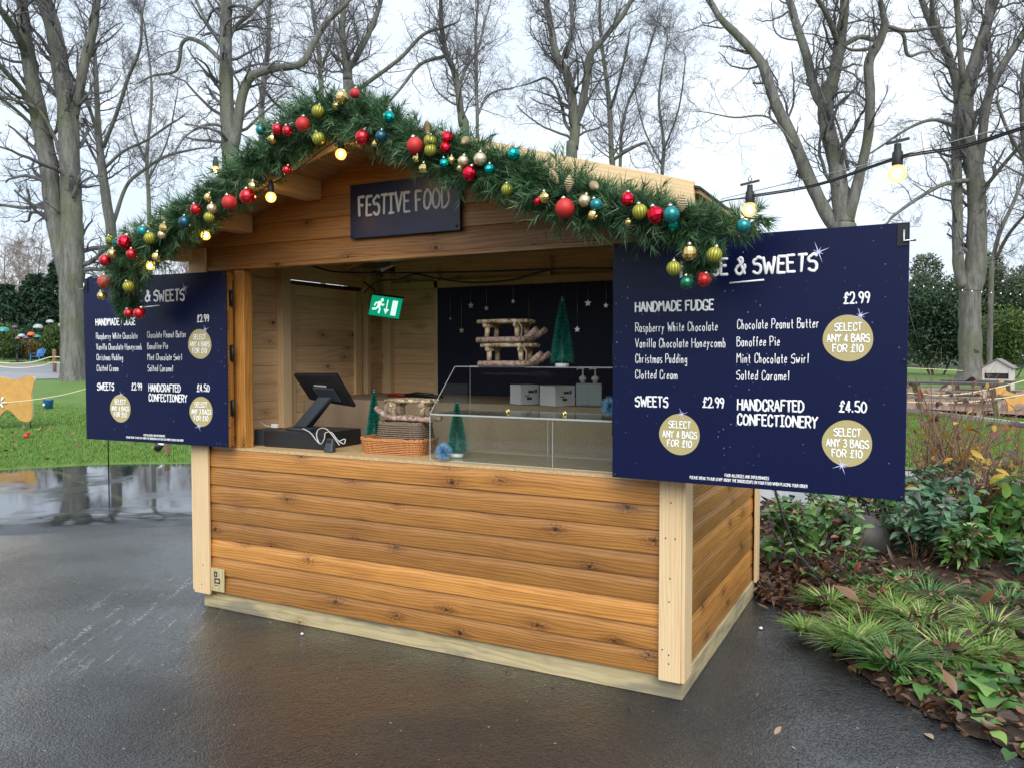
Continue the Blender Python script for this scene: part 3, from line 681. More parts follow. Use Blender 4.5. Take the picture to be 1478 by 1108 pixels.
# ------------------------------------------------------------------ inside the hut
M['hessian'] = plain('hessian_cloth', (.35, .255, .165), .9, 0, .35, 90, .5)
bc = thing('back_counter', 'back counter covered with brown hessian cloth along the rear wall', 'counter', (.12, .80, .09))
mb = MB()
mb.box2((.0, 0, 1.14), (2.75, .84, 1.16), 0); mb.build('top', M['hessian'], bc)
mb = MB(); n = 80; n0 = 0
V = [(2.75*i/n, -.012+.008*math.sin(i*1.1)+.006*math.sin(i*.37), z) for z in (0, .4, .8, 1.158) for i in range(n+1)]; Fq = [(k*(n+1)+i, k*(n+1)+i+1, (k+1)*(n+1)+i+1, (k+1)*(n+1)+i) for k in range(3) for i in range(n)]
npmesh('cloth_skirt', V, Fq, M['hessian'], parent=bc, smooth=True)
nb_ = thing('backdrop_panel', 'dark navy panel hung with silver stars on the back wall of the hut', 'panel', (.667, 1.653, 1.252))
mb = MB(); mb.box2((0, -.002, 0), (2.2, .001, .80), 0); mb.build('panel_sheet', M['navy_cloth'], nb_)
M['silver'] = plain('silver_glitter', (.75, .74, .68), .35, .7, .2, 200)
ords = ['first', 'second', 'third', 'fourth', 'fifth', 'sixth', 'seventh', 'eighth', 'ninth', 'tenth', 'eleventh', 'twelfth']
stars = [(650, 460, 3), (666, 477, 6.5), (679.5, 441, 7.5), (702, 445, 6), (740.5, 435, 5), (763.5, 468, 5), (814.5, 458, 4), (833, 475.5, 7), (848.5, 437.5, 8), (874.5, 441, 6)]
def star_poly(R, r): return [((R if k % 2 == 0 else r)*math.sin(k*math.pi/5), (R if k % 2 == 0 else r)*math.cos(k*math.pi/5)) for k in range(10)]
for i, (u, v, rp) in enumerate(stars):
    p = un(u, v, 1, 1.635); R = .70*rp*mpp(p)
    s = thing('hanging_star', '%s silver star from the left hanging before the navy panel, %s' % (ords[i], 'tiny and high' if rp < 5 else ('small' if rp < 6 else 'larger')), 'star', p, 0, 'silver stars on threads')
    mb = MB(); mb.prism(star_poly(R, R*.45), lambda x, y, d: (x, d, y), .004); mb.build('star', M['silver'], s)
    mb = MB(); mb.tube([(0, .002, R), (0, .002, 2.052-p[2])], .0008, 4); mb.build('thread', M['silver'], s)

# exit sign, lit
t = NT('exit_sign_green'); t.P(Base_Color=(.0, .25, .13), Roughness=.3, Emission_Color=(.0, .34, .18), Emission_Strength=.55); M['exit'] = t.m
t = NT('exit_sign_white'); t.P(Base_Color=(.8, .9, .85), Roughness=.3, Emission_Color=(.75, 1., .9), Emission_Strength=.6); M['exitw'] = t.m
ec = un(555.5, 443, 1, 1.2); ed = un(582, 431, 1, 1.2)-un(535, 425, 1, 1.2)
es = thing('exit_sign', 'lit green exit sign with running man tilted under the hut roof', 'exit sign', ec)
exx = np.array([.95, -.05, -.13]); exx /= np.linalg.norm(exx); exz = np.array([.18, 0, .95]); exz /= np.linalg.norm(exz); exn = np.cross(exx, exz)
exz = np.array([.25, 0, .97])
fe = lambda x, y, d: exx*x+exz*y+exn*d
mb = MB(); mb.hexa([fe(x, y, d) for y in (-.072, .072) for d in (0, -.012) for x in (-.135, .135)], 0); mb.build('lit_panel', M['exit'], es)
mb = MB(); mb.hexa([fe(x, y, d) for y in (.0725, .086) for d in (.006, -.02) for x in (-.135, .135)], 0); mb.build('housing', M['black'], es)
mb = MB()
q = lambda x, y: (x, y)
mb.prism([(.062, -.055), (.108, -.055), (.108, .052), (.062, .052)], fe, .0012)
mb.prism([(.013, .052), (.021, .052), (.021, -.015), (.040, -.015), (.017, -.052), (-.006, -.015), (.013, -.015)], lambda x, y, d: fe(x, y, d), .0012)
mb.prism([(-.034+.013*math.cos(a), .046+.013*math.sin(a)) for a in np.linspace(0, 6.28, 12, endpoint=False)], fe, .0012)
for pts, r_ in (([(-.045, .033), (-.058, .0)], .014), ([(-.050, .028), (-.088, .020), (-.096, -.002)], .0062), ([(-.045, .026), (-.024, .008), (-.010, .018)], .0062), ([(-.056, -.002), (-.040, -.020), (-.046, -.052)], .0075), ([(-.060, -.002), (-.078, -.022), (-.110, -.026)], .0075)):
    mb.tube([fe(x, y, .0012) for x, y in pts], r_, 6, flat=(exn, .12))
mb.build('pictogram', M['exitw'], es)
mb = MB(); top = un(525, 407, 1, 1.28)-ec
mb.tube([fe(-.12, .088, -.01), fe(-.13, .11, -.005), top], .006, 6); mb.build('bracket', M['iron'], es)
# cables under the roof
def cable(name, pts, rad, mat, label, parent=None, cat='cable', n=6):
    P = smooth_path(pts, 6); o = P[0].copy(); mb = MB(); mb.tube(P-o, rad, n); c = mb.build(name, mat, parent, loc=o)
    return tag(c, label, cat)
cable('power_cable', [un(450, 384, 1, .35), un(470, 390, 1, .45), un(490, 393, 1, .6), un(540, 394, 1, .8), un(600, 394, 1, .8), un(700, 392, 1, .7), un(790, 389, 1, .5), un(900, 387, 1, .4)], .006, M['blackmatt'], 'upper black cable strung across the hut just under the lintel')
cable('power_cable', [un(526, 424, 1, 1.2), un(530, 418, 1, 1.2), un(548, 406, 1, 1.1), un(575, 404, 1, 1.0), un(600, 396, 1, .9), un(630, 402, 1, .9), un(680, 408, 1, .85), un(740, 404, 1, .75), un(800, 389, 1, .5), un(900, 388, 1, .45)], .006, M['blackmatt'], 'lower drooping black cable running from the exit sign across the hut')
cj = un(541, 395, 1, .85)
mb = MB(); mb.lathe([(.004, -.02), (.014, -.016), (.016, .0), (.012, .018), (.005, .02)], (0, 0, 0), 10); tag(mb.build('ceiling_hook_lamp', M['black'], loc=cj), 'small black fitting clipped to the cable above the exit sign', 'fitting')

# --- till: cash drawer, monitor on a stand, scanner and wires
z1 = 1.0005
t0 = un(384, 643, 2, 1.0)
dr = thing('cash_drawer', 'low black cash drawer at the left end of the counter', 'cash drawer', (.56, .30, z1), RAD(2))
mb = MB(); mb.box2((-.16, -.19, 0), (.29, .17, .098), 0); mb.build('body', M['black'], dr, bevel=.004)
mb = MB(); mb.box2((-.155, .1705, .012), (.285, .178, .090), 0); mb.build('drawer_front', M['charcoal'], dr)
mb = MB(); mb.box2((-.262, -.17, 0), (-.165, -.01, .098), 0); tag(mb.build('receipt_printer', M['charcoal'], loc=(.56, .30, z1), bevel=.006), 'small dark grey box beside the cash drawer near the left jamb', 'printer')
ms = thing('till_screen', 'black touchscreen till seen from behind on a sloping stand', 'till', (.56, .30, z1+.0985))
o = np.array([.56, .30, z1+.0985])
TLc, TRc, BRc, BLc = [un(*q_)-o for q_ in ((423, 541, 1, .20), (485, 541, 1, .22), (512, 588, 1, .34), (447, 577, 1, .32))]
nn = np.cross(TRc-TLc, BLc-TLc); nn = nn/np.linalg.norm(nn)
if nn[1] > 0: nn = -nn
mb = MB(); mb.hexa([BLc, BRc, BLc-nn*.022, BRc-nn*.022, TLc, TRc, TLc-nn*.022, TRc-nn*.022], 0); scr = mb.build('screen_housing', M['black'], ms, bevel=.005)
lp = lambda a, b, d: TLc*(1-a)*(1-b)+TRc*a*(1-b)+BLc*(1-a)*b+BRc*a*b+nn*d
mb = MB(); mb.hexa([lp(a, b, d) for b in (.85, .42) for d in (.014, .0) for a in (.30, .78)], 0); mb.build('rear_cover', M['charcoal'], scr, bevel=.004)
mb = MB(); mb.hexa([lp(a, b, d) for b in (.40, .36) for d in (.003, .0003) for a in (.34, .62)], 0); mb.build('vent_strip', M['cable_grey'], scr)
mb = MB(); st = [lp(.55, .78, .006), lp(.5, .92, .03)]
b0 = un(437, 603, 1, .28)-o
for i in range(1):
    tp = lp(.50, .70, .012); mb.hexa([(-.055, -.055, .012), (.045, -.055, .012), (-.055, .015, .012), (.045, .015, .012), tp+[-.05, -.012, .0], tp+[.05, -.012, .0], tp+[-.05, .014, -.02], tp+[.05, .014, -.02]], 2)
mb.build('stand', M['charcoal'], ms, bevel=.006)
mb = MB(); mb.lathe([(.10, 0), (.10, .006), (.085, .012), (.0, .0125)], (-.005, -.02, .0), 24); mb.build('stand_foot', M['charcoal'], ms)
sc_ = thing('scanner_cradle', 'small dark grey scanner propped against the front of the cash drawer', 'scanner', [un(475, 640, 1, .06)[0], .060, 1.001])
mb = MB(); mb.hexa([(-.030, -.02, 0), (.036, -.02, 0), (-.030, .02, 0), (.036, .02, 0), (-.022, .0, .078), (.026, .0, .078), (-.022, .022, .078), (.026, .022, .078)], 2); mb.build('body', M['charcoal'], sc_, bevel=.008)
mb = MB(); mb.box2((-.016, -.010, .055), (.020, -.002, .070)); mb.build('window', M['black'], sc_)
Y1 = .085
cable('usb_lead', [un(355, 604, 1, .2), un(372, 607, 1, .2), un(385, 614, 1, .15), un(398, 615, 1, .14)], .0032, M['cable_grey'], 'pale lead running from the left jamb over the dark printer box')
cable('usb_lead', [un(437, 618, 1, .10), un(448, 624, 1, .09), un(456, 634, 1, .085), un(463, 640, 1, .08), un(468, 633, 1, .08), un(470, 624, 1, .1), un(479, 624, 1, .1), un(487, 634, 1, .09), un(496, 640, 1, .09), un(498, 633, 1, .1), un(488, 637, 1, .09)], .0030, M['cable_grey'], 'tangle of pale lead looping round the scanner on the cash drawer')
cable('usb_lead', [un(461, 640, 1, .085), un(457, 628, 1, .09), un(460, 619, 1, .1), un(470, 618, 1, .1), un(480, 628, 1, .09), un(490, 642, 1, .085)], .0030, M['cable_grey'], 'pale lead arched above the scanner in front of the till stand')
mb = MB(); mb.box2((-.022, -.012, -.012), (.028, .012, .012)); tag(mb.build('lead_adapter', M['cable_grey'], loc=un(397, 614, 1, .14), bevel=.003), 'pale plug lying on the dark printer box by the left jamb', 'plug')
# --- wicker, sledges and bottle-brush trees
def wicker(name, label, c, sx, sy, h, cols, flare, rows, mats, rz=0, stakes=30):
    b = thing(name, label, 'basket', c, rz); mb = MB(); N = 72
    def out_(a, k):
        ca, sa = math.cos(a), math.sin(a); e = .35; f = 1+flare*k
        return np.array([math.copysign(abs(ca)**e, ca)*sx/2*f, math.copysign(abs(sa)**e, sa)*sy/2*f])
    for i in range(rows):
        k = (i+.5)/rows; z = h*k
        for ph in (0, 1):
            pts = []
            for j in range(N+1):
                a = 2*math.pi*j/N; p = out_(a, k); wv = (.0035*(1 if (j//2+i+ph) % 2 else -1)); q_ = p*(1+wv/(np.linalg.norm(p)+.02))
                pts.append((q_[0], q_[1], z+random.uniform(-.001, .001)))
            mb.tube(pts, h/rows*.42, 5, caps=False)
    mb.build('woven_sides', mats[0], b)
    mb = MB()
    for j in range(stakes):
        a = 2*math.pi*(j+.5)/stakes; p0, p1 = out_(a, 0), out_(a, 1); mb.tube([(p0[0], p0[1], 0), (p1[0], p1[1], h)], .003, 5)
    mb.build('stakes', mats[0], b)['kind'] = 'thing'
    mb = MB()
    for dz, ph in ((0, 0), (.006, .4)):
        pts = [(*(out_(2*math.pi*j/N, 1)*(1.012+.012*math.sin(j*1.6+ph))), h+dz+.003*math.cos(j*1.6+ph)) for j in range(N+1)]; mb.tube(pts, .0052, 6, caps=False)
    mb.build('braided_rim', mats[0], b)
    mb = MB(); mb.box2((-sx*.47, -sy*.47, .0), (sx*.47, sy*.47, .006)); mb.build('bottom', mats[0], b)
    return b
M['wick_o'] = plain('orange_wicker', (.52, .22, .075), .5, 0, .35, 90)
M['wick_g'] = plain('grey_wicker', (.20, .145, .10), .6, 0, .5, 90)
wicker('wicker_tray', 'shallow orange wicker tray on the counter under the grey basket', (1.305, .235, z1), .385, .215, .078, 0, .06, 8, [M['wick_o']], RAD(2), 36)
wicker('wicker_basket', 'upturned grey willow basket on the orange tray', (1.34, .245, z1+.086), .30, .18, .082, 0, -.08, 7, [M['wick_g']], RAD(2), 26)
def mat_bark():
    t = NT('birch_twig'); u, v, _ = t.sep(t.uv()); n = t.noise(t.obj(), 45., 5., .65); s = t.noise(t.comb(t.math('MULTIPLY', u, 60.), t.math('MULTIPLY', v, 12.), 0.), 1., 3., .6)
    t.P(Base_Color=t.ramp(t.math('ADD', t.math('MULTIPLY', n, .6), t.math('MULTIPLY', s, .4)), [(.36, (.10, .05, .035)), (.48, (.36, .24, .19)), (.62, (.58, .45, .36))]), Roughness=.75); t.bump(n, .5, .004); return t.m
def mat_birch():
    t = NT('pale_birch'); n = t.noise(t.obj(), 38., 5., .65); t.P(Base_Color=t.ramp(n, [(.36, (.10, .055, .025)), (.48, (.42, .31, .18)), (.64, (.66, .55, .37))]), Roughness=.6); t.bump(n, .4, .003); return t.m
M['bark'], M['birch'] = mat_bark(), mat_birch()
def sledge(label, c, L, rz, flip=1, rs=1):
    rg = random.Random(rs); s = thing('twig_sledge', label, 'sledge', c, rz, 'rustic twig sledges'); wd = .10
    j = lambda k=.004: rg.uniform(-k, k)
    for y in (-wd/2, wd/2):
        mb = MB(); mb.tube([(-L*.5*flip, y+j(), .016), (-L*.2*flip, y+j(), .017), (L*.22*flip, y+j(), .018), (L*.30*flip, y, .022)], [.016, .015, .016, .016], 9); r_ = mb.build('runner', M['bark'], s)
        mb = MB(); mb.tube([(L*.27*flip, y, .016), (L*.50*flip, y+j(), .072)], [.015, .0165], 9); mb.build('runner_horn', M['bark'], r_)
    for x in (-.33, .18):
        for y in (-wd/2, wd/2):
            mb = MB(); mb.tube([(L*x*flip, y, .030), (L*x*flip+j(), y+j(), .085)], [.014, .0145], 9); mb.build('post', M['birch'], s)
        mb = MB(); mb.tube([(L*x*flip, -wd*.75, .094), (L*x*flip+j(), wd*.75, .096)], [.013, .012], 9); mb.build('crossbar', M['birch'], s)
    for i, y in enumerate(np.linspace(-wd*.55, wd*.55, 4)):
        mb = MB(); mb.tube([(-L*.47*flip+j(.012), y+j(), .114+j(.002)), (0, y+j(), .116), (L*.34*flip+j(.012), y+j(), .114+j(.002))], [.0105, .0115, .010], 8); mb.build('deck_twig', M['birch'], s)
    mb = MB(); P = smooth_path([(L*.20*flip, -wd*.6, .115), (L*.28*flip, -wd*.72, .085), (L*.285*flip, -wd*.74, .045), (L*.25*flip, -wd*.68, .020)], 5); mb.tube(P, .0045, 6); mb.build('rope', M['hessian'], s)
    return s
sledge('twig sledge lying on the grey basket on the counter', (1.36, .245, z1+.180), .37, RAD(3), -1, 3)
CZ = 1.487
sledge('lower twig sledge of the pair stacked on the acrylic case', (1.985, .33, CZ+.001), .375, RAD(1), 1, 4)
sledge('upper twig sledge, stacked on top of the other above the acrylic case', (1.967, .332, CZ+.129), .37, RAD(-3), 1, 5)
def needles_mesh(base, axis, length, width, rg):
    """triangular needles: base points, directions"""
    n = len(base); side = nrm(np.cross(axis, rg.normal(size=(n, 3))))
    V = np.empty((n, 3, 3)); V[:, 0] = base-side*width[:, None]/2; V[:, 1] = base+side*width[:, None]/2; V[:, 2] = base+axis*length[:, None]
    return V.reshape(-1, 3), np.arange(n*3).reshape(-1, 3)
M['brush'] = leafmat('bottle_brush_fibre', [(0, (.003, .075, .055)), (.5, (.012, .22, .16)), (.8, (.05, .36, .28)), (1, (.22, .55, .46))], .4, .1)
def brush_tree(label, c, h, r, basez=.02):
    b = thing('bottle_brush_tree', label, 'toy tree', c, 0, 'green bottle brush trees'); n = 15000
    k = rng.random(n)**.75; rr = r*(1-k)**.85+.004; a = rng.random(n)*6.283+k*90
    ring_ = np.floor(k*26)/26*.6+k*.4
    d = np.column_stack([np.cos(a), np.sin(a), -.12+rng.normal(size=n)*.12]); d = nrm(d); z = basez+.004+(h-basez)*ring_
    V, F = needles_mesh(np.column_stack([0*a, 0*a, z+.012]), d, rr*(.85+.25*rng.random(n)), np.full(n, .0034), rng)
    npmesh('bristles', V, F, M['brush'], np.clip((k*17 % 1)*.75+rng.normal(size=n)*.16+.1, 0, 1), b)
    mb = MB(); mb.lathe([(r*.60, basez+.012), (r*.55, basez+.03), (.003, h*.95)], (0, 0, 0), 16); mb.build('core', M['brush'], b)
    mb = MB(); mb.lathe([(r*.55, 0), (r*.55, basez), (.004, basez+.001), (.003, h)], (0, 0, 0), 20); mb.build('base', M['white'], b)
    return b
p = un(536, 634, 2, 1.0); p = un(538, 630, 1, .44); brush_tree('bottle brush tree standing behind the orange tray near the till', (p[0]+.01, .44, z1), .34, .060)
brush_tree('tall bottle brush tree on top of the acrylic case', (2.262, .34, CZ+.001), .36, .066)
brush_tree('bottle brush tree inside the left end of the acrylic case', (1.725, .17, z1+.0055), .30, .062)
M['blue_tinsel'] = leafmat('blue_tinsel', [(0, (.04, .18, .36)), (.5, (.16, .42, .66)), (1, (.6, .85, 1.))], .25, .1)
def pompom(label, c, r):
    n = 900; d = nrm(rng.normal(size=(n, 3))); V, F = needles_mesh(np.zeros((n, 3)), d, r*(.8+.3*rng.random(n)), np.full(n, .0035), rng)
    o = npmesh('tinsel_ball', V, F, M['blue_tinsel'], rng.random(n), loc=c); tag(o, label, 'tinsel ball', 'blue tinsel balls')
pompom('blue tinsel ball on the counter before the left front corner of the acrylic case', (1.735, .015, z1+.052), .052)
pompom('blue tinsel ball on the shelf of the acrylic case beside the right menu board', (2.60, .14, 1.305), .055)
# --- acrylic case
t = NT('acrylic'); tp = t.n.new('ShaderNodeBsdfTransparent'); tp.inputs[0].default_value = (.95, .975, .97, 1); gl = t.n.new('ShaderNodeBsdfGlossy'); gl.inputs['Roughness'].default_value = .04
fz = t.n.new('ShaderNodeLayerWeight'); fz.inputs[0].default_value = .5; fzm = t.math('MULTIPLY_ADD', t.math('POWER', fz.outputs['Facing'], 4.), .5, .035); mx = t.n.new('ShaderNodeMixShader'); t.l.new(fzm, mx.inputs[0]); t.l.new(tp.outputs[0], mx.inputs[1]); t.l.new(gl.outputs[0], mx.inputs[2]); t.l.new(mx.outputs[0], t.n['Material Output'].inputs[0]); M['acrylic'] = t.m
t = NT('acrylic_edge'); t.P(Base_Color=(.66, .72, .73), Roughness=.25, Alpha=.5); M['acr_edge'] = t.m
ca = thing('acrylic_case', 'clear acrylic display case with sloping front on the counter', 'display case', (1.64, .04, z1))
X1, Yb, ZV, ZT, YT = 1.03, .42, .238, .484, .25
th = .004
def pane(nm, P, mat=M['acrylic']):
    mb = MB(); mb.hexa(P, 0, .5); return mb.build(nm, mat, ca)
pane('front_pane', [(x, y, z) for z in (.001, ZV) for y in (0, th) for x in (th, X1-th)])
pane('sloping_pane', [(x, y+(YT if k else 0), z) for k, z in ((0, ZV+.008), (1, ZT-.003)) for y in (0, th) for x in (th, X1-th)])
pane('top_pane', [(x, y, z) for z in (ZT-.002, ZT+.002) for y in (YT, Yb) for x in (0, X1)])
pane('base_pane', [(x, y, z) for z in (.0005, .0045) for y in (th+.001, Yb) for x in (th+.001, X1-th-.001)])
sh_ = pane('shelf', [(x, y, z) for z in (ZV+.001, ZV+.007) for y in (.001, Yb-.03) for x in (.005, X1-.005)])
for x in (0, X1-th):
    mb = MB(); mb.prism([(0, 0), (Yb, 0), (Yb, ZT-.0025), (YT-.002, ZT-.0025), (0, ZV)], lambda a, b, d, x=x: (x+d, a, b+.0005), th, .5); mb.build('end_pane', M['acrylic'], ca)
mb = MB(); e = .0030
def pedge(a, b, w=e): mb.bar(np.array(a), np.array(b), w, w, r=.5)
pedge((0, -.002, ZV+.004), (X1, -.002, ZV+.004), .008); pedge((0, YT, ZT+.003), (X1, YT, ZT+.003)); pedge((0, Yb+.002, ZT+.003), (X1, Yb+.002, ZT+.003)); pedge((-.002, -.002, .0), (-.002, -.002, ZV)); pedge((-.002, Yb, 0), (-.002, Yb, ZT))
pedge((-.002, -.002, ZV+.008), (-.002, YT, ZT)); pedge((-.002, YT, ZT+.003), (-.002, Yb, ZT+.003)); pedge((0, Yb+.001, .002), (X1, Yb+.001, .002)); pedge((0, -.003, .003), (X1, -.003, .003)); pedge((X1+.002, -.002, 0), (X1+.002, -.002, ZV)); pedge((0, Yb-.03, ZV+.004), (X1, Yb-.03, ZV+.004), .005)
pedge((.70, .006, .006), (.70, .006, ZV-.002)); pedge((.50, Yb-.03, .006), (.50, Yb-.03, ZV-.002))
mb.build('polished_edges', M['acr_edge'], ca)
t = NT('fairy_light'); t.P(Base_Color=(1, .8, .2), Emission_Color=(1., .72, .15), Emission_Strength=4.); M['fairy'] = t.m
for u, v, lab in ((733, 586, 'left tiny yellow fairy light on the acrylic shelf before the white boxes'), (815, 598, 'right tiny yellow fairy light on the acrylic shelf below the bottles')):
    p = un(u, v, 1, .30); p[2] = 1.0005+ZV+.0145
    b = thing('fairy_light', lab, 'fairy light', p); mb = MB()
    for k in range(5): mb.lathe([(.0004, -.002), (.0018, 0), (.0004, .002)], (.008*math.cos(k*1.3), .007*math.sin(k*1.3), .006*math.sin(k*2.1)), 6)
    mb.build('lamp_cluster', M['fairy'], b)
mb = MB()
for k, (x, z) in enumerate(((0, .055), (.028, .058), (.058, .05))): mb.box2((x, 0, 0), (x+.025, .05, z))
tag(mb.build('black_box', M['black'], loc=(2.56, .33, z1+.0055), bevel=.003), 'small ribbed black box on the floor of the acrylic case', 'box')
# --- things on the back counter
BZ = 1.2505
M['card'] = plain('white_carton', (.82, .82, .83), .6, 0, .06, 12)
for (u, v, lab, rs, sz) in ((738, 583, 'left white carton on the back counter behind the acrylic case', -34, .13), (785, 585, 'right white carton with dark printing, beside the pump bottles', -28, .15)):
    p = un(u, v, 2, BZ); b = thing('carton', lab, 'carton', (p[0]+.06, max(p[1]+.06, .88), BZ), RAD(rs)); mb = MB(); mb.box2((-sz/2, -sz/2, 0), (sz/2, sz/2, .118)); mb.build('box_body', M['card'], b, bevel=.002)
    mb = MB(); mb.box2((-sz/2, -.002, .1181), (sz/2, .002, .1189)); mb.build('lid_seam', M['cable_grey'], b)
    mb = MB()
    for (y0, y1, zz0, zz1) in ((-.02, .015, .03, .045), (-.035, -.005, .05, .056), (-.01, .03, .07, .085), (.035, .05, .07, .09)): mb.box2((sz/2+.0002, y0, zz0), (sz/2+.0012, y1, zz1))
    mb.build('printing', M['charcoal'], b)
t = NT('clear_gel'); t.P(Base_Color=(.52, .58, .60), Roughness=.15, Alpha=.75); M['gel'] = t.m
for (u, lab) in ((826, 'left clear pump bottle on the back counter behind the case'), (848, 'right clear pump bottle on the back counter by the right menu board')):
    p = un(u, 587, 2, BZ); b = thing('pump_bottle', lab, 'bottle', (p[0]+.01, .92, BZ), RAD(20), 'clear pump bottles')
    mb = MB(); mb.box2((-.040, -.032, 0), (.040, .032, .135)); mb.build('bottle_body', M['gel'], b, bevel=.008)
    mb = MB(); mb.lathe([(.014, .135), (.014, .150), (.022, .152), (.022, .168), (.012, .175), (.0045, .180), (.0045, .215), (.010, .216), (.010, .224), (.002, .225)], (0, 0, 0), 14); mb.tube([(0, 0, .219), (-.03, 0, .219), (-.036, 0, .212)], .004, 6); mb.build('pump', M['white'], b)
p = un(595, 573, 2, BZ)
tl = thing('pliers', 'red and black handled tool lying on the back counter', 'tool', (p[0], max(p[1], .95), BZ+.012))
M['red_plastic'] = plain('red_plastic', (.35, .02, .015), .4)
mb = MB(); mb.tube([(-.20, -.01, 0), (-.06, 0, .002)], .011, 8); mb.build('red_handle', M['red_plastic'], tl)
mb = MB(); mb.tube([(-.06, .002, .0), (.02, .03, .01), (.16, .02, .008)], [.012, .016, .009], 8); mb.tube([(-.02, .01, 0), (.10, -.02, 0), (.26, -.01, -.002)], [.013, .011, .008], 8); mb.build('black_jaws', M['black'], tl)

# ------------------------------------------------------------------ the garland along the roof edge
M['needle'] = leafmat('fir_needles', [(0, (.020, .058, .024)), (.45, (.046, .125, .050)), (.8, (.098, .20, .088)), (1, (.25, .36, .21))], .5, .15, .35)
M['core'] = plain('garland_core', (.006, .018, .012), .8, 0, .4, 40)
def gpath(pts): return smooth_path([un(u, v, 1, y) for u, v, y in pts], 8)
gmain = gpath([(188, 455, -.30), (183, 428, -.36), (182, 400, -.42), (190, 370, -.47), (225, 345, -.49), (275, 312, -.49), (325, 272, -.49), (380, 230, -.49), (420, 195, -.49), (465, 170, -.49), (515, 170, -.49), (570, 192, -.49),
               (625, 218, -.49), (690, 238, -.49), (750, 259, -.49), (815, 278, -.49), (880, 298, -.49), (940, 312, -.49), (985, 322, -.48), (1012, 342, -.46), (1014, 368, -.41), (1004, 385, -.36)])
gstub = gpath([(1005, 330, -.47), (1045, 328, -.44), (1075, 322, -.42), (1098, 308, -.42)])
gar = thing('garland', 'thick green fir garland swagged along the front edge of the hut roof', 'garland', gmain[0])
def fir(path, nper, r0, r1, o):
    seg = np.linalg.norm(np.diff(path, axis=0), axis=1); cum = np.concatenate([[0], np.cumsum(seg)]); n = int(cum[-1]*nper)
    s = np.sort(rng.random(n))*cum[-1]; lumps = .82+.30*np.sin(s*21+1.3*np.sin(s*9))*np.sin(s*7.3); P = np.column_stack([np.interp(s, cum, path[:, k]) for k in range(3)]); T = np.gradient(path, axis=0); T = nrm(np.column_stack([np.interp(s, cum, T[:, k]) for k in range(3)]))
    rad = nrm(np.cross(T, rng.normal(size=(n, 3)))); tw = rng.choice([-1, 1], n)*(.3+.6*rng.random(n))
    ax = nrm(rad+T*tw[:, None]+rng.normal(size=(n, 3))*.25+np.array([0, 0, -.12])); t01 = s/cum[-1]
    L = lumps*(r0+(r1-r0)*rng.random(n))*np.clip(np.minimum(t01/.10, (1-t01)/.12)*.72+.28, .28, 1); m = 36
    k = rng.random((n, m)); base = P[:, None]+rad[:, None]*.02+ax[:, None]*(L[:, None]*k)[..., None]
    rr = nrm(np.cross(ax[:, None], rng.normal(size=(n, m, 3)))); d = nrm(ax[:, None]*.75+rr*(.75-.25*k[..., None])+rng.normal(size=(n, m, 3))*.12)
    ln = (.050+.036*rng.random((n, m)))*(1-.25*k); V, F = needles_mesh(base.reshape(-1, 3)-o, d.reshape(-1, 3), ln.ravel(), np.full(n*m, .0044), rng)
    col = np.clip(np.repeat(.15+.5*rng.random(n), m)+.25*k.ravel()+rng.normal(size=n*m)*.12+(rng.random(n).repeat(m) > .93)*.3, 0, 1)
    return V, F, col
for pth, nm in ((gmain, 'fir_boughs'), (gstub, 'fir_tail')):
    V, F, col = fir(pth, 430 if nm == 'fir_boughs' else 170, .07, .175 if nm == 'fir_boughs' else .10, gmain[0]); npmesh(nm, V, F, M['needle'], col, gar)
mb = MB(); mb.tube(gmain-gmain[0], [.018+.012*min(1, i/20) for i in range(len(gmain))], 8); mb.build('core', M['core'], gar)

# ------------------------------------------------------------------ baubles
def mat_ball(name, col, rough, metal, coat=0., ribs=False, ribc=None):
    t = NT(name)
    c = col
    if ribs:
        u, v, _ = t.sep(t.uv()); s = t.math('MULTIPLY_ADD', t.math('SINE', t.math('MULTIPLY', u, 6.283*16)), .5, .5); c = t.mix(t.ss(s, .45, .75), col, ribc); t.bump(s, .4, .004)
    t.P(Base_Color=c, Roughness=rough, Metallic=metal)
    if coat: t.P(Coat_Weight=coat, Coat_Roughness=.05)
    return t.m
BM = {'redmatt': mat_ball('bauble_matt_red', (.50, .025, .022), .55, .1), 'red': mat_ball('bauble_red', (.62, .010, .022), .16, .75, .5), 'redd': mat_ball('bauble_red_faceted', (.70, .012, .035), .12, .9),
      'lime': mat_ball('bauble_lime_ribbed', (.42, .40, .05), .38, .3, 0, True, (.20, .21, .02)), 'teal': mat_ball('bauble_teal', (.008, .20, .21), .28, .5, .3), 'teald': mat_ball('bauble_teal_faceted', (.005, .30, .28), .14, .9),
      'blue': mat_ball('bauble_petrol', (.01, .085, .13), .3, .5, .3), 'gold': mat_ball('bauble_gold', (.62, .45, .17), .2, .95), 'pale': mat_ball('bauble_pale_gold', (.66, .56, .36), .34, .8), 'goldd': mat_ball('bauble_gold_faceted', (.72, .55, .20), .1, 1.),
      'green': mat_ball('bauble_green', (.006, .16, .085), .2, .6, .4), 'tinsel': mat_ball('bauble_red_tinsel', (.45, .02, .02), .3, .4)}
M['cap'] = plain('bauble_cap', (.75, .72, .65), .25, 1., .05, 50)
BPROTO = {}
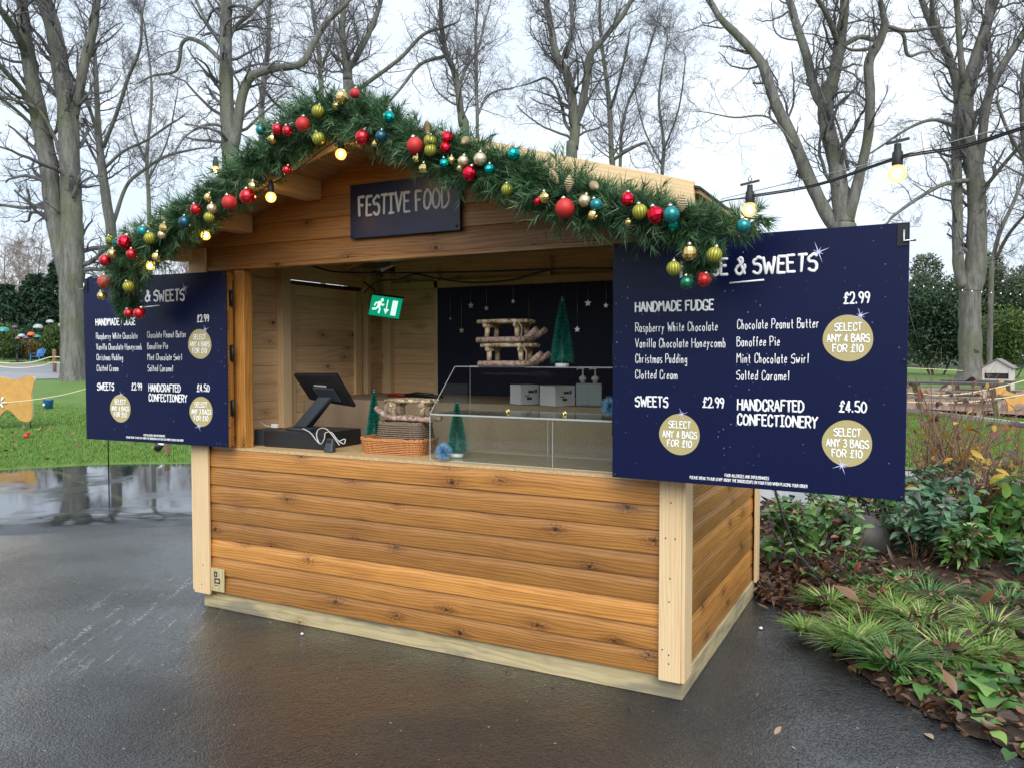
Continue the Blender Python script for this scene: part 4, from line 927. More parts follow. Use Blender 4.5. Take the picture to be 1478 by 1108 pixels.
def ball_mesh(kind):
    if kind in BPROTO: return BPROTO[kind]
    mb = MB()
    if kind.endswith('d') and kind != 'red': nseg, sm = (11, False)
    else: nseg, sm = (20, True)
    nr = 7 if not sm else 12
    mb.lathe([(max(.003, math.sin(math.pi*i/nr)), -math.cos(math.pi*i/nr)) for i in range(nr+1)], (0, 0, 0), nseg, smooth=sm)
    if kind == 'tinsel':
        for q in range(60):
            d = nrm(rng.normal(size=3)); mb.tube([d*.7, d*1.25], [.08, .03], 4)
    o = mb.build('bauble', BM[kind]); c = MB(); c.lathe([(.30, .96), (.30, 1.16), (.22, 1.2), (.02, 1.2)], (0, 0, 0), 10); c.tube([(0, 0, 1.2), (.10, 0, 1.3), (0, 0, 1.42), (-.10, 0, 1.3), (0, 0, 1.2)], .03, 5)
    cp = c.build('cap', M['cap'], o)
    BPROTO[kind] = [o, cp, False]; return BPROTO[kind]
BL = '''151.7 407 10 redmatt|large matt red bauble on the hanging left end, over the left menu board
147.4 426.8 6.5 gold|gold bauble just below the large matt red one on the hanging left end
185.8 413.6 8 lime|lime ribbed bauble on the hanging left end before the left menu board
186 452 6.5 red|smaller of two shiny red baubles at the bottom tip of the left garland end
201 452 8 red|bigger of two shiny red baubles at the bottom tip of the left garland end
151.5 376 8 red|shiny red bauble at the outermost left edge of the garland above the board
162 366.5 7 gold|gold bauble at the far left bend, between two red ones
180 349.5 10 redd|large faceted red bauble at the far left bend of the garland
159 346.5 6.5 lime|lime bauble half hidden left of the large faceted red one at the far left bend
190 367 7.5 red|small dark red bauble under the large faceted red one at the far left bend
167.5 350 5.5 teal|teal bauble mostly hidden between lime and red at the far left bend
206 334 8 teal|teal bauble above a lime one near the left eave
216.6 344 8.5 lime|lime ribbed bauble below a teal one near the left eave
237.5 329.5 7.5 gold|shiny gold bauble above a paler one near the left eave
234 339 6 pale|pale gold bauble tucked beneath the shiny gold one near the left eave
266.6 320.6 8.5 blue|dark petrol blue bauble on the lower left slope of the garland
282.6 302.6 8 red|shiny red bauble above the petrol blue one on the lower left slope
301 285.6 6.5 goldd|uppermost of three stacked baubles on the left slope, gold and faceted
306 301 7 pale|middle of three stacked baubles on the left slope, pale gold
302 314 7.5 lime|lowest of three stacked baubles on the left slope, lime
331 292.6 10.5 redmatt|matt red bauble left of a shiny red one on the middle left slope
357 284 11 red|big shiny red bauble right of a matt red one on the middle left slope
365.5 269 7.5 goldd|faceted gold bauble touching the big shiny red one on the left slope
226 371 7 goldd|faceted gold bauble hanging below the garland beside the left corner board top
376 188 6.5 teal|small teal bauble on the upper edge of the left slope
400.5 187 8 red|left of two shiny red baubles side by side on the upper left slope
415 189.5 7.5 red|right of two shiny red baubles side by side on the upper left slope
393.4 201.4 7 goldd|faceted gold bauble beneath two shiny red ones on the upper left slope
437.4 180 10.5 redmatt|large matt red bauble left of the roof peak
459 161 9 lime|lime bauble above the large matt red one left of the roof peak
459.5 200.5 9 lime|lime ribbed bauble hanging below the garland left of the roof peak
493.6 141 9.5 gold|big gold bauble at the very top of the garland
485.5 154 6.5 gold|small gold bauble just under the big gold one at the top of the garland
512 135 7 redmatt|red bauble peeping over the very top of the garland
414 246 6.5 red|dark red bauble in the shade under the left slope of the garland
523 199 11 red|shiny red bauble below the roof peak, left above the name sign
561 169 8.5 teald|bright teal bauble right of the roof peak
550 197 8.5 blue|dark petrol bauble under the bright teal one right of the roof peak
541 208 4.5 gold|tiny gold bauble beside the dark petrol one above the name sign
599 211 12 redmatt|big matt red bauble directly above the name sign
621 204 9.5 lime|upper of two lime baubles right of the big matt red one above the name sign
621.6 217 9 lime|lower of two lime baubles right of the big matt red one above the name sign
646 199 9 redd|upper of two faceted red baubles above the name sign's right end
643 213 8 redd|lower of two faceted red baubles above the name sign's right end
601 229 5.5 goldd|small gold bell-like bauble under the big matt red one
611.6 243 7 goldd|shiny yellow-gold bauble hanging lowest over the name sign's top edge
641.6 236 7.5 teald|faceted teal bauble at the name sign's top right corner
651.7 231 5.5 goldd|small gold bauble right of the faceted teal one at the name sign's corner
668.6 233 8 pale|pale gold bauble left of a brighter one, just right of the name sign's corner
693 230 9.5 pale|larger pale gold bauble in the row right of the name sign
677.5 251 10.5 redd|large faceted red bauble just right of the name sign
664 243.5 5 gold|small gold bauble between the name sign and the large faceted red one
741.6 223.6 9.5 teald|teal bauble high on the right slope of the garland
706.7 245 8 teald|faceted teal bauble right of the large faceted red one, on the right slope
732 274 8.5 lime|lime ribbed bauble low on the garland over the gable boards
786.6 285 8.5 goldd|faceted gold bauble beside a tiny red one on the right slope
776 291 5.5 redd|tiny faceted red bauble at the lower edge of the right slope
815.5 301 14 redmatt|biggest matt red bauble, at the lower edge of the right slope
844 290 9 pale|pale gold bauble right of the biggest matt red one
860.6 296 9 teal|teal bauble above a shiny gold one in the middle of the right slope
855.6 311 8 goldd|shiny gold bauble under a teal one in the middle of the right slope
906 288 10 redd|faceted red bauble above a lime one near the right eave
923.6 306 11 lime|large lime ribbed bauble near the right eave
946 310.6 12.5 redd|largest faceted red bauble, between lime and teal near the right eave
969 310 12 teal|large teal bauble right of the largest faceted red one
971 325 8.5 teald|dark teal bauble hidden under the large teal one near the right eave
907 321.5 5 gold|tiny gold bauble at the garland's lower edge left of the right menu board
995 365 11.5 gold|large gold bauble on the hanging right end before the right menu board
1031 368 11 lime|right-hand lime bauble before the title of the right menu board
972.6 387.6 10.5 lime|left-hand lime bauble on the hanging right end before the right menu board
991 408 9.5 green|shiny green bauble at the bottom tip of the right garland end
1016 404 9 tinsel|spiky red tinsel bauble at the bottom tip of the right garland end
1073 326.6 10.5 teal|teal bauble at the far right garland tail under a lit bulb'''
for ln in BL.split('\n'):
    a, lab = ln.split('|'); u, v, r, kind = a.split(); u, v, r = float(u), float(v), float(r)
    yp = -.605
    if v > 355 and u > 960: yp = -.57
    elif v > 395 and u < 300: yp = -.53
    elif u < 215: yp = -.62
    elif u > 1050: yp = -.52
    if 'hidden' in lab or 'under the big gold' in lab or 'shade' in lab: yp += .05
    p = un(u, v, 1, yp); R = r*mpp(p)*1.03; pr = ball_mesh(kind)
    if pr[2]:
        o = pr[0].copy(); COL.objects.link(o); c = pr[1].copy(); COL.objects.link(c); c.parent = o
    else: o = pr[0]; pr[2] = True
    o.location = Vector([float(q) for q in p]); o.scale = (R, R, R); o.rotation_euler = (random.uniform(-.4, .4), random.uniform(-.35, .35), random.uniform(0, 6))
    tag(o, lab if len(lab.split()) <= 16 else lab, 'bauble', 'baubles on the fir garland')
# pale pine cones wired into the boughs
M['cone'] = plain('pale_pine_cone', (.42, .33, .20), .7, 0, .4, 60)
for u, v, lab in ((617, 183.6, 'pale pine cone in the garland above the two lime baubles'), (672, 203, 'pale pine cone in the garland above the name sign\'s right corner'), (799, 254, 'leftmost pale pine cone on the right slope of the garland'), (820.7, 265, 'pale pine cone above the biggest matt red bauble'), (857, 268, 'pale pine cone right of the bargeboard gap on the right slope'), (985, 292, 'pale pine cone near the right end of the roof edge')):
    p = un(u, v, 1, -.58); mb = MB(); prof = []
    for i in range(9): k = i/8; q = .5*math.sin(math.pi*(.12+.86*k)); prof += [(q*.62, k*1.9-1), (q, k*1.9-.93)]
    mb.lathe(prof, (0, 0, 0), 11, smooth=False); o = mb.build('pine_cone', M['cone'], loc=p); o.scale = (.036,)*3; o.rotation_euler = (random.uniform(-1, 1), random.uniform(-1, 1), 0); tag(o, lab, 'pine cone')

# ------------------------------------------------------------------ festoon lights
t = NT('bulb_glass'); tp = t.n.new('ShaderNodeBsdfTransparent'); tp.inputs[0].default_value = (1., .80, .48, 1); gl = t.n.new('ShaderNodeBsdfGlossy'); gl.inputs['Roughness'].default_value = .03
em = t.n.new('ShaderNodeEmission'); em.inputs[0].default_value = (1., .58, .14, 1); em.inputs[1].default_value = .75; ad = t.n.new('ShaderNodeAddShader')
fz = t.n.new('ShaderNodeLayerWeight'); fz.inputs[0].default_value = .5; fzm = t.math('MULTIPLY_ADD', t.math('POWER', fz.outputs['Facing'], 4.), .6, .04); mx = t.n.new('ShaderNodeMixShader'); t.l.new(fzm, mx.inputs[0]); t.l.new(tp.outputs[0], mx.inputs[1]); t.l.new(gl.outputs[0], mx.inputs[2])
t.l.new(mx.outputs[0], ad.inputs[0]); t.l.new(em.outputs[0], ad.inputs[1]); t.l.new(ad.outputs[0], t.n['Material Output'].inputs[0]); M['bulb'] = t.m
M['bulb_pale'] = t.m.copy(); M['bulb_pale'].name = 'bulb_glass_pale'
for q in M['bulb_pale'].node_tree.nodes:
    if q.type == 'EMISSION': q.inputs[0].default_value = (1., .74, .40, 1); q.inputs[1].default_value = .50
    if q.type == 'BSDF_TRANSPARENT': q.inputs[0].default_value = (.62, .50, .34, 1)
t = NT('filament'); t.P(Base_Color=(1, .6, .2), Emission_Color=(1., .68, .28), Emission_Strength=26.); M['fil'] = t.m
fest = thing('festoon_lights', 'black festoon cable of warm bulbs along the garland and off to the right', 'string lights', un(1082, 286, 1, -.5))
fo = np.array(fest.location)
yq = -.46
cpts = [un(196, 440, 1, -.36), un(197, 405, 1, -.42), un(217, 366, 1, yq), un(255, 346, 1, yq), un(297, 322, 1, yq), un(345, 296, 1, yq), un(391, 266, 1, yq), un(430, 244, 1, yq), un(491, 203, 1, yq), un(560, 212, 1, yq), un(640, 236, 1, -.47), un(740, 268, 1, -.47), un(860, 300, 1, -.47), un(960, 318, 1, -.47), dep(1040, 292, 3.25), dep(1082, 285, 2.92), dep(1180, 268, 2.75), dep(1295, 230, 2.42), dep(1385, 214, 2.2), dep(1478, 186, 2.0), dep(1600, 150, 1.8)]
P = smooth_path(cpts, 6)-fo; mb = MB(); mb.tube(P, .0030, 6); mb.tube(P[90:]+[.003, 0, .006], .0024, 6); mb.build('cable', M['blackmatt'], fest)
mb = MB(); mb.tube([dep(1040, 288, 3.3)-fo, dep(1250, 238, 2.6)-fo, dep(1478, 177, 2.0)-fo, dep(1600, 144, 1.8)-fo], .0014, 4); mb.build('support_wire', M['steel'], fest)
for k, (u, v, d, sc) in enumerate(((492, 223, None, .95), (391, 285, None, .95), (297, 340, None, .9), (217, 383, None, .9), (311.5, 246, None, .8), (1082, 303, 2.92, 1), (1295, 251, 2.42, 1))):
    c = (dep(u, v, d) if d else un(u, v, 1, yq if k != 4 else -.40))-fo; h = .0275*sc
    mb = MB(); mb.lathe([(.004, h*3.3), (.010, h*3.25), (.011, h*2.5), (.0155, h*2.3), (.016, h*1.0), (.0145, h*.85)], c, 14); s = mb.build('bulb_socket', M['blackmatt'], fest)
    if d:
        mb = MB(); mb.bar(c-RT*.034+[0, 0, h*3.25], c+RT*.034+[0, 0, h*3.85], .008, .008); mb.tube([c+[0, 0, h*3.6], c+[.007, 0, h*4.0], c+[0, 0, h*4.4], c+[-.007, 0, h*4.0], c+[0, 0, h*3.6]], .0018, 5); mb.build('hanging_loop', M['blackmatt'], s)
    mb = MB(); mb.lathe([(.014, h*.9)]+[(max(.001, h*math.sin(a)), h*math.cos(a)) for a in np.linspace(.62, math.pi-.02, 12)], c, 18); b = mb.build('bulb', M['bulb_pale' if d else 'bulb'], fest)
    mb = MB(); e = h*.42
    for j in range(4):
        a = j*1.57; mb.tube([c+[.2*e*math.cos(a), .2*e*math.sin(a), e*1.1], c+[e*math.cos(a), e*math.sin(a), 0], c+[.3*e*math.cos(a), .3*e*math.sin(a), -e*1.1]], .0042, 5)
    mb.build('filament', M['fil'], b)

# ------------------------------------------------------------------ trees
def mat_trunk(name, a, b, g):
    t = NT(name); p = t.geo(); x, y, z = t.sep(p); n = t.noise(t.comb(t.math('MULTIPLY', x, 5.), t.math('MULTIPLY', y, 5.), t.math('MULTIPLY', z, .9)), 1., 6., .7); m = t.noise(p, .6, 3., .6); f = t.noise(p, 14., 4., .7)
    c = t.mix(t.ss(n, .35, .65), a, b); c = t.mix(t.math('MULTIPLY', t.ss(m, .45, .65), .65), c, g); c = t.mix(t.math('MULTIPLY', t.ss(f, .5, .7), .3), c, (.26, .26, .23))
    t.P(Base_Color=c, Roughness=.85); t.bump(t.math('ADD', n, t.math('MULTIPLY', f, .5)), .8, .05); return t.m
M['trunk'] = mat_trunk('tree_bark', (.075, .073, .068), (.175, .17, .155), (.105, .12, .065))
M['twig'] = plain('bare_twigs', (.105, .10, .11), .8, 0, .3, 1.)
M['twigbrown'] = plain('brown_twigs', (.22, .155, .12), .8, 0, .4, .5)
def grow(S, D, L, K, wig, up, rg):
    n = len(S); P = np.empty((n, K, 3)); P[:, 0] = S; d = nrm(D); bend = rg.normal(size=(n, 3))*wig*.5
    for k in range(1, K):
        d = nrm(d+rg.normal(size=(n, 3))*wig+bend/K+np.array([0, 0, up])); P[:, k] = P[:, k-1]+d*(L/(K-1))[:, None]
    return P
def tubes(P, R, n):
    N, K, _ = P.shape; T = np.empty_like(P); T[:, 1:-1] = P[:, 2:]-P[:, :-2]; T[:, 0] = P[:, 1]-P[:, 0]; T[:, -1] = P[:, -1]-P[:, -2]; T = nrm(T)
    ref = np.where(np.abs(T[..., 2:3]) < .8, np.array([0, 0, 1.]), np.array([1., .2, 0])); u = nrm(np.cross(ref, T)); v = np.cross(T, u)
    a = np.arange(n)*2*math.pi/n; V = P[:, :, None]+R[:, :, None, None]*(np.cos(a)[:, None]*u[:, :, None]+np.sin(a)[:, None]*v[:, :, None])
    i = np.arange(N)[:, None, None]*K*n+np.arange(K-1)[None, :, None]*n; j = np.arange(n)[None, None]; j2 = (j+1) % n
    F = np.stack([i+j, i+j2, i+n+j2, i+n+j], -1).reshape(-1, 4); return V.reshape(-1, 3), F
def kids(P, R, per, t0, lf, spread, rf, rg, t1=1.):
    N, K, _ = P.shape; t = (t0+(t1-t0)*(np.arange(per)[None]+rg.random((N, per)))/per)*(K-1); i = np.minimum(t.astype(int), K-2); f = (t-i)[..., None]
    idx = np.arange(N)[:, None]; S = P[idx, i]*(1-f)+P[idx, i+1]*f; T = nrm(P[idx, i+1]-P[idx, i]); side = nrm(np.cross(T, rg.normal(size=T.shape)))
    D = nrm(T*.75+side*spread); Rr = (R[idx, i]*(1-f[..., 0])+R[idx, i+1]*f[..., 0])*rf
    Lp = np.linalg.norm(np.diff(P, axis=1), axis=2).sum(1)[:, None]*lf*(.55+.7*rg.random((N, per)))*(1.15-.55*t/(K-1))
    return S.reshape(-1, 3), D.reshape(-1, 3), Lp.ravel(), Rr.ravel()
def crown(P, R, rg, per=(9, 6, 5), lf=(.45, .5, .5), up=.10, wig=.24, tmin=.35, minr=.004, l1=None):
    per = tuple(per[:2])+(per[2], 3) if len(per) == 3 and per[2] >= 5 else tuple(per)+(3,); lf = tuple(lf)+(.55,)
    parts = []; off = 0; A, B = P, R
    for lv, pr_ in enumerate(per):
        S, D, L, r_ = kids(A, B, pr_, tmin if lv == 0 else .12, lf[lv], 1.0 if lv == 0 else .85, .45 if lv else .27, rg)
        if lv == 0 and l1: L = np.clip(L, *l1)
        K = (9, 6, 4, 3)[lv]; A = grow(S, D, L, K, wig*(1, 1.2, 1.2, 1.2)[lv], up*(1, .6, .4, .4)[lv], rg); B = np.maximum(r_, minr*(3, 2, 1.3, 1)[lv])[:, None]*np.linspace(1, .35 if lv < 2 else .5, K)[None]
        B = np.maximum(B, minr); V, F = tubes(A, B, 5 if lv == 0 else 3); parts.append((V, F+off)); off += len(V)
    return np.vstack([p[0] for p in parts]), np.vstack([p[1] for p in parts])
def tree(label, d, stems, seed, per=(9, 6, 5), ext=6., up=.10, wig=.24, lf=(.45, .5, .5), l1=(1.0, 4.5), tmin=.3, minr=.004, flare=1.0, group=None, l2=None):
    rg = np.random.default_rng(seed); paths = []
    for si, st in enumerate(stems):
        u0, v0, w0 = st[0]; n = len(st); drift = rg.normal()*.05*d*(0 if si == 0 else 1)
        pts = [dep(u, v, d+drift*(i/(n-1))*.9) for i, (u, v, w) in enumerate(st)]; rad = [w/2*d/FOC for _, _, w in st]
        if si == 0:
            gz = float(hgt(pts[0][0], pts[0][1])); bx = pts[0].copy(); bx[2] = gz-.15
            if pts[0][2]-gz > .5:
                hh = pts[0][2]-gz; md = pts[0].copy(); md[2] = gz+.5; pts = [bx, md]+pts; rad = [rad[0]*1.45*flare, rad[0]*1.15*flare]+rad
            else: pts[0][2] = gz-.15; rad[0] *= 1.0
        if st[-1][1] < 12:
            dd = nrm(pts[-1]-pts[-2]); e = ext*min(1, rad[-1]/.10+.2); pts += [pts[-1]+dd*e*.5+rg.normal(size=3)*.25, pts[-1]+dd*e+rg.normal(size=3)*.5+[0, 0, .4]]; rad += [rad[-1]*.7, rad[-1]*.3]
        else:
            dd = nrm(pts[-1]-pts[-2]); e = 1.6; pts += [pts[-1]+dd*e*.5+rg.normal(size=3)*.12, pts[-1]+dd*e+rg.normal(size=3)*.3+[0, 0, .15]]; rad += [rad[-1]*.55, rad[-1]*.15]
        pp = smooth_path(pts, 5); rr = np.interp(np.linspace(0, 1, len(pp)), np.linspace(0, 1, len(rad)), rad); paths.append((pp, rr))
    base = paths[0][0][0].copy(); base[2] = float(hgt(base[0], base[1]))
    T = thing('bare_tree', label, 'tree', base, 0, group); mb = MB()
    for pp, rr in paths: mb.tube(pp-base, rr*(1+rg.normal(size=len(rr))*.03), 12)
    mb.build('trunk', M['trunk'], T)
    Vs, Fs, off = [], [], 0
    for si, (pp, rr) in enumerate(paths):
        L = np.linalg.norm(np.diff(pp, axis=0), axis=1).sum(); K = 24; s = np.linspace(0, len(pp)-1, K); A = np.column_stack([np.interp(s, np.arange(len(pp)), pp[:, k]) for k in range(3)])[None]; Bq = np.interp(s, np.arange(len(pp)), rr)[None]
        p0 = max(3, int(per[0]*L/6)); V, F = crown(A, Bq, rg, (p0,)+tuple(per[1:]), (max(.12, 2.6/L),)+tuple(lf[1:]), up, wig, tmin if si == 0 else .12, minr, l1); Vs.append(V-base); Fs.append(F+off); off += len(V)
    npmesh('crown', np.vstack(Vs), np.vstack(Fs), M['twig'], parent=T); return T
tree('big twin-stemmed bare tree on the lawn behind the left menu board', 36.6, [
    [(107, 553, 44), (106, 535, 35), (104, 480, 31), (103, 420, 32), (104, 385, 34), (103, 300, 29), (101, 240, 28), (97, 154, 27), (88, 103, 25), (75, 34, 22), (58, -7, 18)],
    [(98, 400, 26), (88, 360, 25), (77, 300, 25), (70, 240, 25), (56, 165, 23), (41, 86, 19), (33, 17, 16), (28, -20, 14)],
    [(106, 170, 14), (113, 137, 14), (123, 86, 13), (135, 41, 12), (141, -3, 10)],
    [(62, 192, 9), (38, 140, 8), (12, 108, 7), (-15, 80, 6)], [(40, 90, 12), (30, 62, 11), (12, 30, 10), (-10, 0, 8)], [(64, 210, 6), (40, 175, 5), (0, 142, 4), (-30, 130, 3)], [(72, 290, 6), (40, 300, 5), (0, 296, 4)], [(98, 250, 5), (75, 190, 5), (50, 155, 4), (0, 140, 3)]], 11, (10, 6, 5), l1=(1., 4.5))
tree('slender bare tree right of the twin-stemmed one, above the garland\'s left end', 45, [
    [(161, 345, 15), (155, 300, 13.5), (147, 240, 12), (142, 189, 9), (139, 120, 7), (137, 86, 6), (134, 40, 5), (136, 0, 4)], [(149, 213, 6), (168, 165, 5.5), (185, 113, 5), (202, 70, 4), (205, 20, 3)], [(143, 200, 6), (132, 165, 5), (123, 140, 5), (112, 100, 4)],
    [(152, 242, 4.5), (178, 219, 4), (213, 202, 3.5), (245, 180, 3)], [(163, 325, 6), (182, 270, 5), (206, 247, 4.5), (240, 226, 4), (285, 215, 3)], [(150, 250, 4), (135, 225, 4), (118, 190, 3)]], 12, (11, 6, 5), l1=(1.2, 4.5))
tree('bare tree with a straight thick trunk behind the left slope of the garland', 32, [
    [(333, 235, 24), (331, 215, 22), (327.5, 154, 20), (326, 86, 18), (326, 30, 17), (326, 0, 16)], [(337, 215, 16), (343, 178, 15), (350, 137, 14), (363, 111, 13), (394, 99.5, 11), (435, 92, 10), (453, 62, 9), (473, 31, 8), (497, 8, 7), (520, -20, 6)],
    [(324, 95, 7), (315.5, 84, 7), (295, 65, 6), (274, 56, 6), (262, 65, 5.5), (259, 88, 5), (252, 104, 4), (219.5, 110, 3)], [(330, 60, 7), (338, 41, 6), (360, 21, 6), (384, -4, 5)], [(330, 185, 4), (300, 180, 4), (270, 195, 3), (255, 215, 2.5)], [(325, 75, 5), (300, 35, 4.5), (285, 5, 4)]], 13, (10, 6, 6), l1=(1., 3.6), up=.02)
tree('forked bare tree behind the peak of the roof', 38, [[(503, 160, 15), (502, 117, 14), (500.6, 93, 13), (494, 51, 9), (495, 5, 8)], [(503, 100, 9), (514, 84, 9), (531, 51, 8), (545, 17, 7), (552, -10, 6)], [(512, 135, 6), (526, 123, 6), (576, 86, 5.5), (610, 51, 5), (640, 40, 4)]], 14, (10, 6, 5))
tree('thin dark bare tree behind the straight-trunked one on the left', 48, [[(378, 190, 9), (377, 165, 8), (381, 113, 8), (387, 69, 7), (388, 20, 5), (390, 0, 4)], [(381, 130, 5), (396, 148, 4), (420, 168, 4)]], 15, (12, 6, 5))
tree('thin dark bare tree just left of the roof peak', 50, [[(464, 150, 7), (463, 123, 7), (460, 69, 6), (453, 28, 5), (450, 0, 4)], [(462, 100, 4), (475, 70, 4), (482, 40, 3)]], 16, (12, 6, 5))
tree('leaning bare tree behind the garland just right of the roof peak', 38, [[(672, 200, 11), (667, 182, 10.5), (662, 137, 10), (655, 103, 9), (645, 79, 8), (638, 45, 7), (636, 0, 6)], [(641, 82, 5), (607, 93, 5), (579, 127, 4), (560, 150, 3)], [(662, 130, 5), (672, 100, 4.5), (690, 70, 4), (700, 30, 3)]], 17, (11, 6, 5))
tree('very slim straight bare tree behind the garland above the name sign', 52, [[(689, 190, 5), (688, 150, 5), (687.5, 103, 5), (687, 45, 4), (690, 0, 3)], [(690, 165, 4), (703, 140, 4), (722, 130, 3)]], 18, (14, 6, 5))
tree('tall Y-shaped bare tree standing behind the middle of the right roof slope', 38, [[(825, 235, 17), (827, 215, 16), (830, 185, 15), (827, 150, 13), (819.5, 110, 12), (803, 79, 11), (795.5, 41, 10), (789, 0, 9)], [(833, 175, 11), (840, 154, 11.5), (847, 113, 11), (851, 82, 10), (871, 56, 8), (898, 24, 7), (915, -5, 6)],
    [(817, 82, 8), (824, 55, 8), (826, 30, 7), (823, 0, 6)], [(826, 192, 5), (816, 178, 5), (812, 158, 5), (802, 127, 4), (788, 113, 4), (772, 118, 3)]], 19, (11, 6, 5))
tree('slim bare tree right of the Y-shaped one, behind the right roof slope', 46, [[(884, 255, 8.5), (883, 230, 8), (879.5, 154, 7), (874, 103, 6), (868, 60, 5), (866, 0, 4)], [(884, 232, 5), (905, 218, 5), (930, 207, 4), (938, 218, 3)], [(880, 160, 4), (893, 120, 3.5), (905, 70, 3)]], 20, (13, 6, 5))
tree('thinnest bare tree behind the bargeboard\'s right half', 50, [[(895, 260, 5), (896, 225, 5), (897, 192, 4.5), (906, 150, 4), (925, 110, 3.5), (940, 60, 3)]], 21, (14, 6, 5))
tree('big multi-stemmed bare tree rising behind the right menu board', 30, [
    [(1218, 345, 36), (1217, 318, 28), (1207, 238, 22), (1195, 189, 22), (1192, 151, 22), (1203, 112, 17), (1211, 70, 16), (1216, 35, 14), (1219, 0, 13)], [(1212, 330, 20), (1198, 318, 19), (1170, 263, 18), (1142, 196, 17), (1121, 154, 16), (1107, 112, 15), (1097, 88, 14), (1069, 56, 12), (1041, 28, 10), (1023, 0, 9)],
    [(1190, 155, 15), (1177, 133, 14), (1163, 77, 13), (1149, 35, 12), (1139, 0, 11)], [(1222, 322, 20), (1227, 305, 17), (1240, 256, 14), (1253, 196, 13), (1256, 140, 13), (1254, 91, 13), (1268, 63, 12), (1277, 35, 11), (1272, 10, 6)],
    [(1210, 68, 8), (1202, 42, 8), (1184, 5, 7)], [(1212, 70, 7), (1240, 54, 7), (1263, 57, 7), (1282, 44, 6), (1303, 49, 6), (1310, 80, 5), (1330, 76, 4)], [(1266, 68, 6), (1248, 72, 5), (1228, 72, 4)], [(1224, 246, 5), (1214, 195, 4), (1202, 160, 3)], [(1150, 215, 4), (1110, 170, 3), (1060, 170, 2.5)], [(1280, 38, 6), (1310, 45, 5), (1350, 40, 4)]], 22, (8, 6, 5), l1=(.9, 3.4))
tree('massive bare tree with many upright stems beyond the picnic tables on the right', 41.6, [
    [(1401, 553, 48), (1401, 535, 35), (1400, 480, 31), (1400, 430, 29), (1404, 405, 32), (1408.6, 378, 28), (1410, 298, 25), (1405, 238, 24), (1394.6, 196, 23), (1394.6, 140, 20), (1405, 98, 17), (1419, 52.6, 15), (1430, 17, 13), (1445, -15, 10)],
    [(1392, 415, 18), (1383, 378, 15), (1382, 298, 14), (1380.6, 228, 14), (1381, 175, 14), (1384, 147, 14), (1377, 105, 13), (1363, 70, 12), (1349, 45, 11), (1333, 8, 9)], [(1410, 245, 13), (1415.6, 217, 13), (1422.7, 158, 12), (1433, 123, 12), (1447, 95, 11), (1468, 63, 10), (1495, 20, 8)],
    [(1392, 120, 9), (1388, 98, 9), (1384, 46, 8), (1380, 0, 7)], [(1431, 125, 8), (1429, 90, 8), (1426, 50, 7), (1426, 0, 6)], [(1398, 261, 7), (1363, 266, 6), (1324.5, 287, 5), (1289.5, 312, 4)], [(1382, 181, 6), (1345.6, 173.5, 5), (1310.5, 186, 4), (1268, 214, 3)], [(1418, 275, 6), (1451, 235, 5), (1485, 196, 4)], [(1372, 85, 8), (1350, 30, 7), (1345, 0, 6)]], 23, (9, 6, 5), l1=(1., 4.2))
tree('young bare tree with a forked thin stem at the far right edge', 34, [[(1431, 395, 7), (1433, 375, 6), (1444, 333, 6), (1462, 295, 5), (1480, 250, 4)], [(1437, 375, 5), (1455, 340, 5), (1480, 310, 4)]], 24, (12, 6, 5))
tree('dark bare tree leaning in from beyond the right edge', 40, [[(1500, 420, 16), (1492, 300, 14), (1480, 200, 12), (1478, 120, 10), (1490, 40, 8), (1500, 0, 7)], [(1486, 240, 6), (1460, 200, 5), (1440, 150, 4)]], 25, (12, 6, 5))
# more slender bare trees that fill the wood between them
fills = [(215, 300, 60, 6, 'slim far bare tree in the gap left of the straight-trunked one'), (955, 280, 58, 6, 'far bushy bare tree over the right end of the roof')]
for i, (u, v, d, wd_, lab) in enumerate(fills):
    k = 1 if i % 2 else -1; top = 70 if i else 40
    tree(lab, d, [[(u, v, wd_), (u+3*k, v-70, wd_*.8), (u-4*k, top+ (v-top)*.35, wd_*.6), (u+6*k, top, wd_*.35)], [(u+2*k, v-60, wd_*.55), (u+24*k, v-120, wd_*.4), (u+34*k, max(top, v-190), wd_*.25)], [(u+1*k, v-40, wd_*.5), (u-26*k, v-95, wd_*.35), (u-40*k, max(top, v-160), wd_*.25)]], 40+i, (13, 7, 5), l1=(1.4, 5.), ext=3)

# ------------------------------------------------------------------ plants
def leafgrid(P, D, N, L, W, fold=.25, curl=.35, K=4, peak=.45):
    """curved, folded leaves: base P, direction D, face normal N"""
    n = len(P); D = nrm(D); S = nrm(np.cross(N, D)); N2 = np.cross(D, S); t = np.linspace(0, 1, K+1)
    prof = np.sin(np.pi*np.clip(t, .02, .985)**(math.log(.5)/math.log(peak)))
    L_, W_l = np.broadcast_to(L, (n,)), np.broadcast_to(W, (n,)); cu = np.broadcast_to(curl, (n,))
    c = P[:, None]+D[:, None]*(L_[:, None]*t)[..., None]-N2[:, None]*(cu[:, None]*L_[:, None]*t**2)[..., None]
    e = (W_l[:, None]*.5*prof)[..., None]; V = np.stack([c-S[:, None]*e+N2[:, None]*e*fold, c, c+S[:, None]*e+N2[:, None]*e*fold], 2)
    b = np.arange(n)[:, None, None]*(K+1)*3+np.arange(K)[None, :, None]*3+np.arange(2)[None, None]; F = np.stack([b, b+1, b+4, b+3], -1).reshape(-1, 4)
    return V.reshape(-1, 3), F
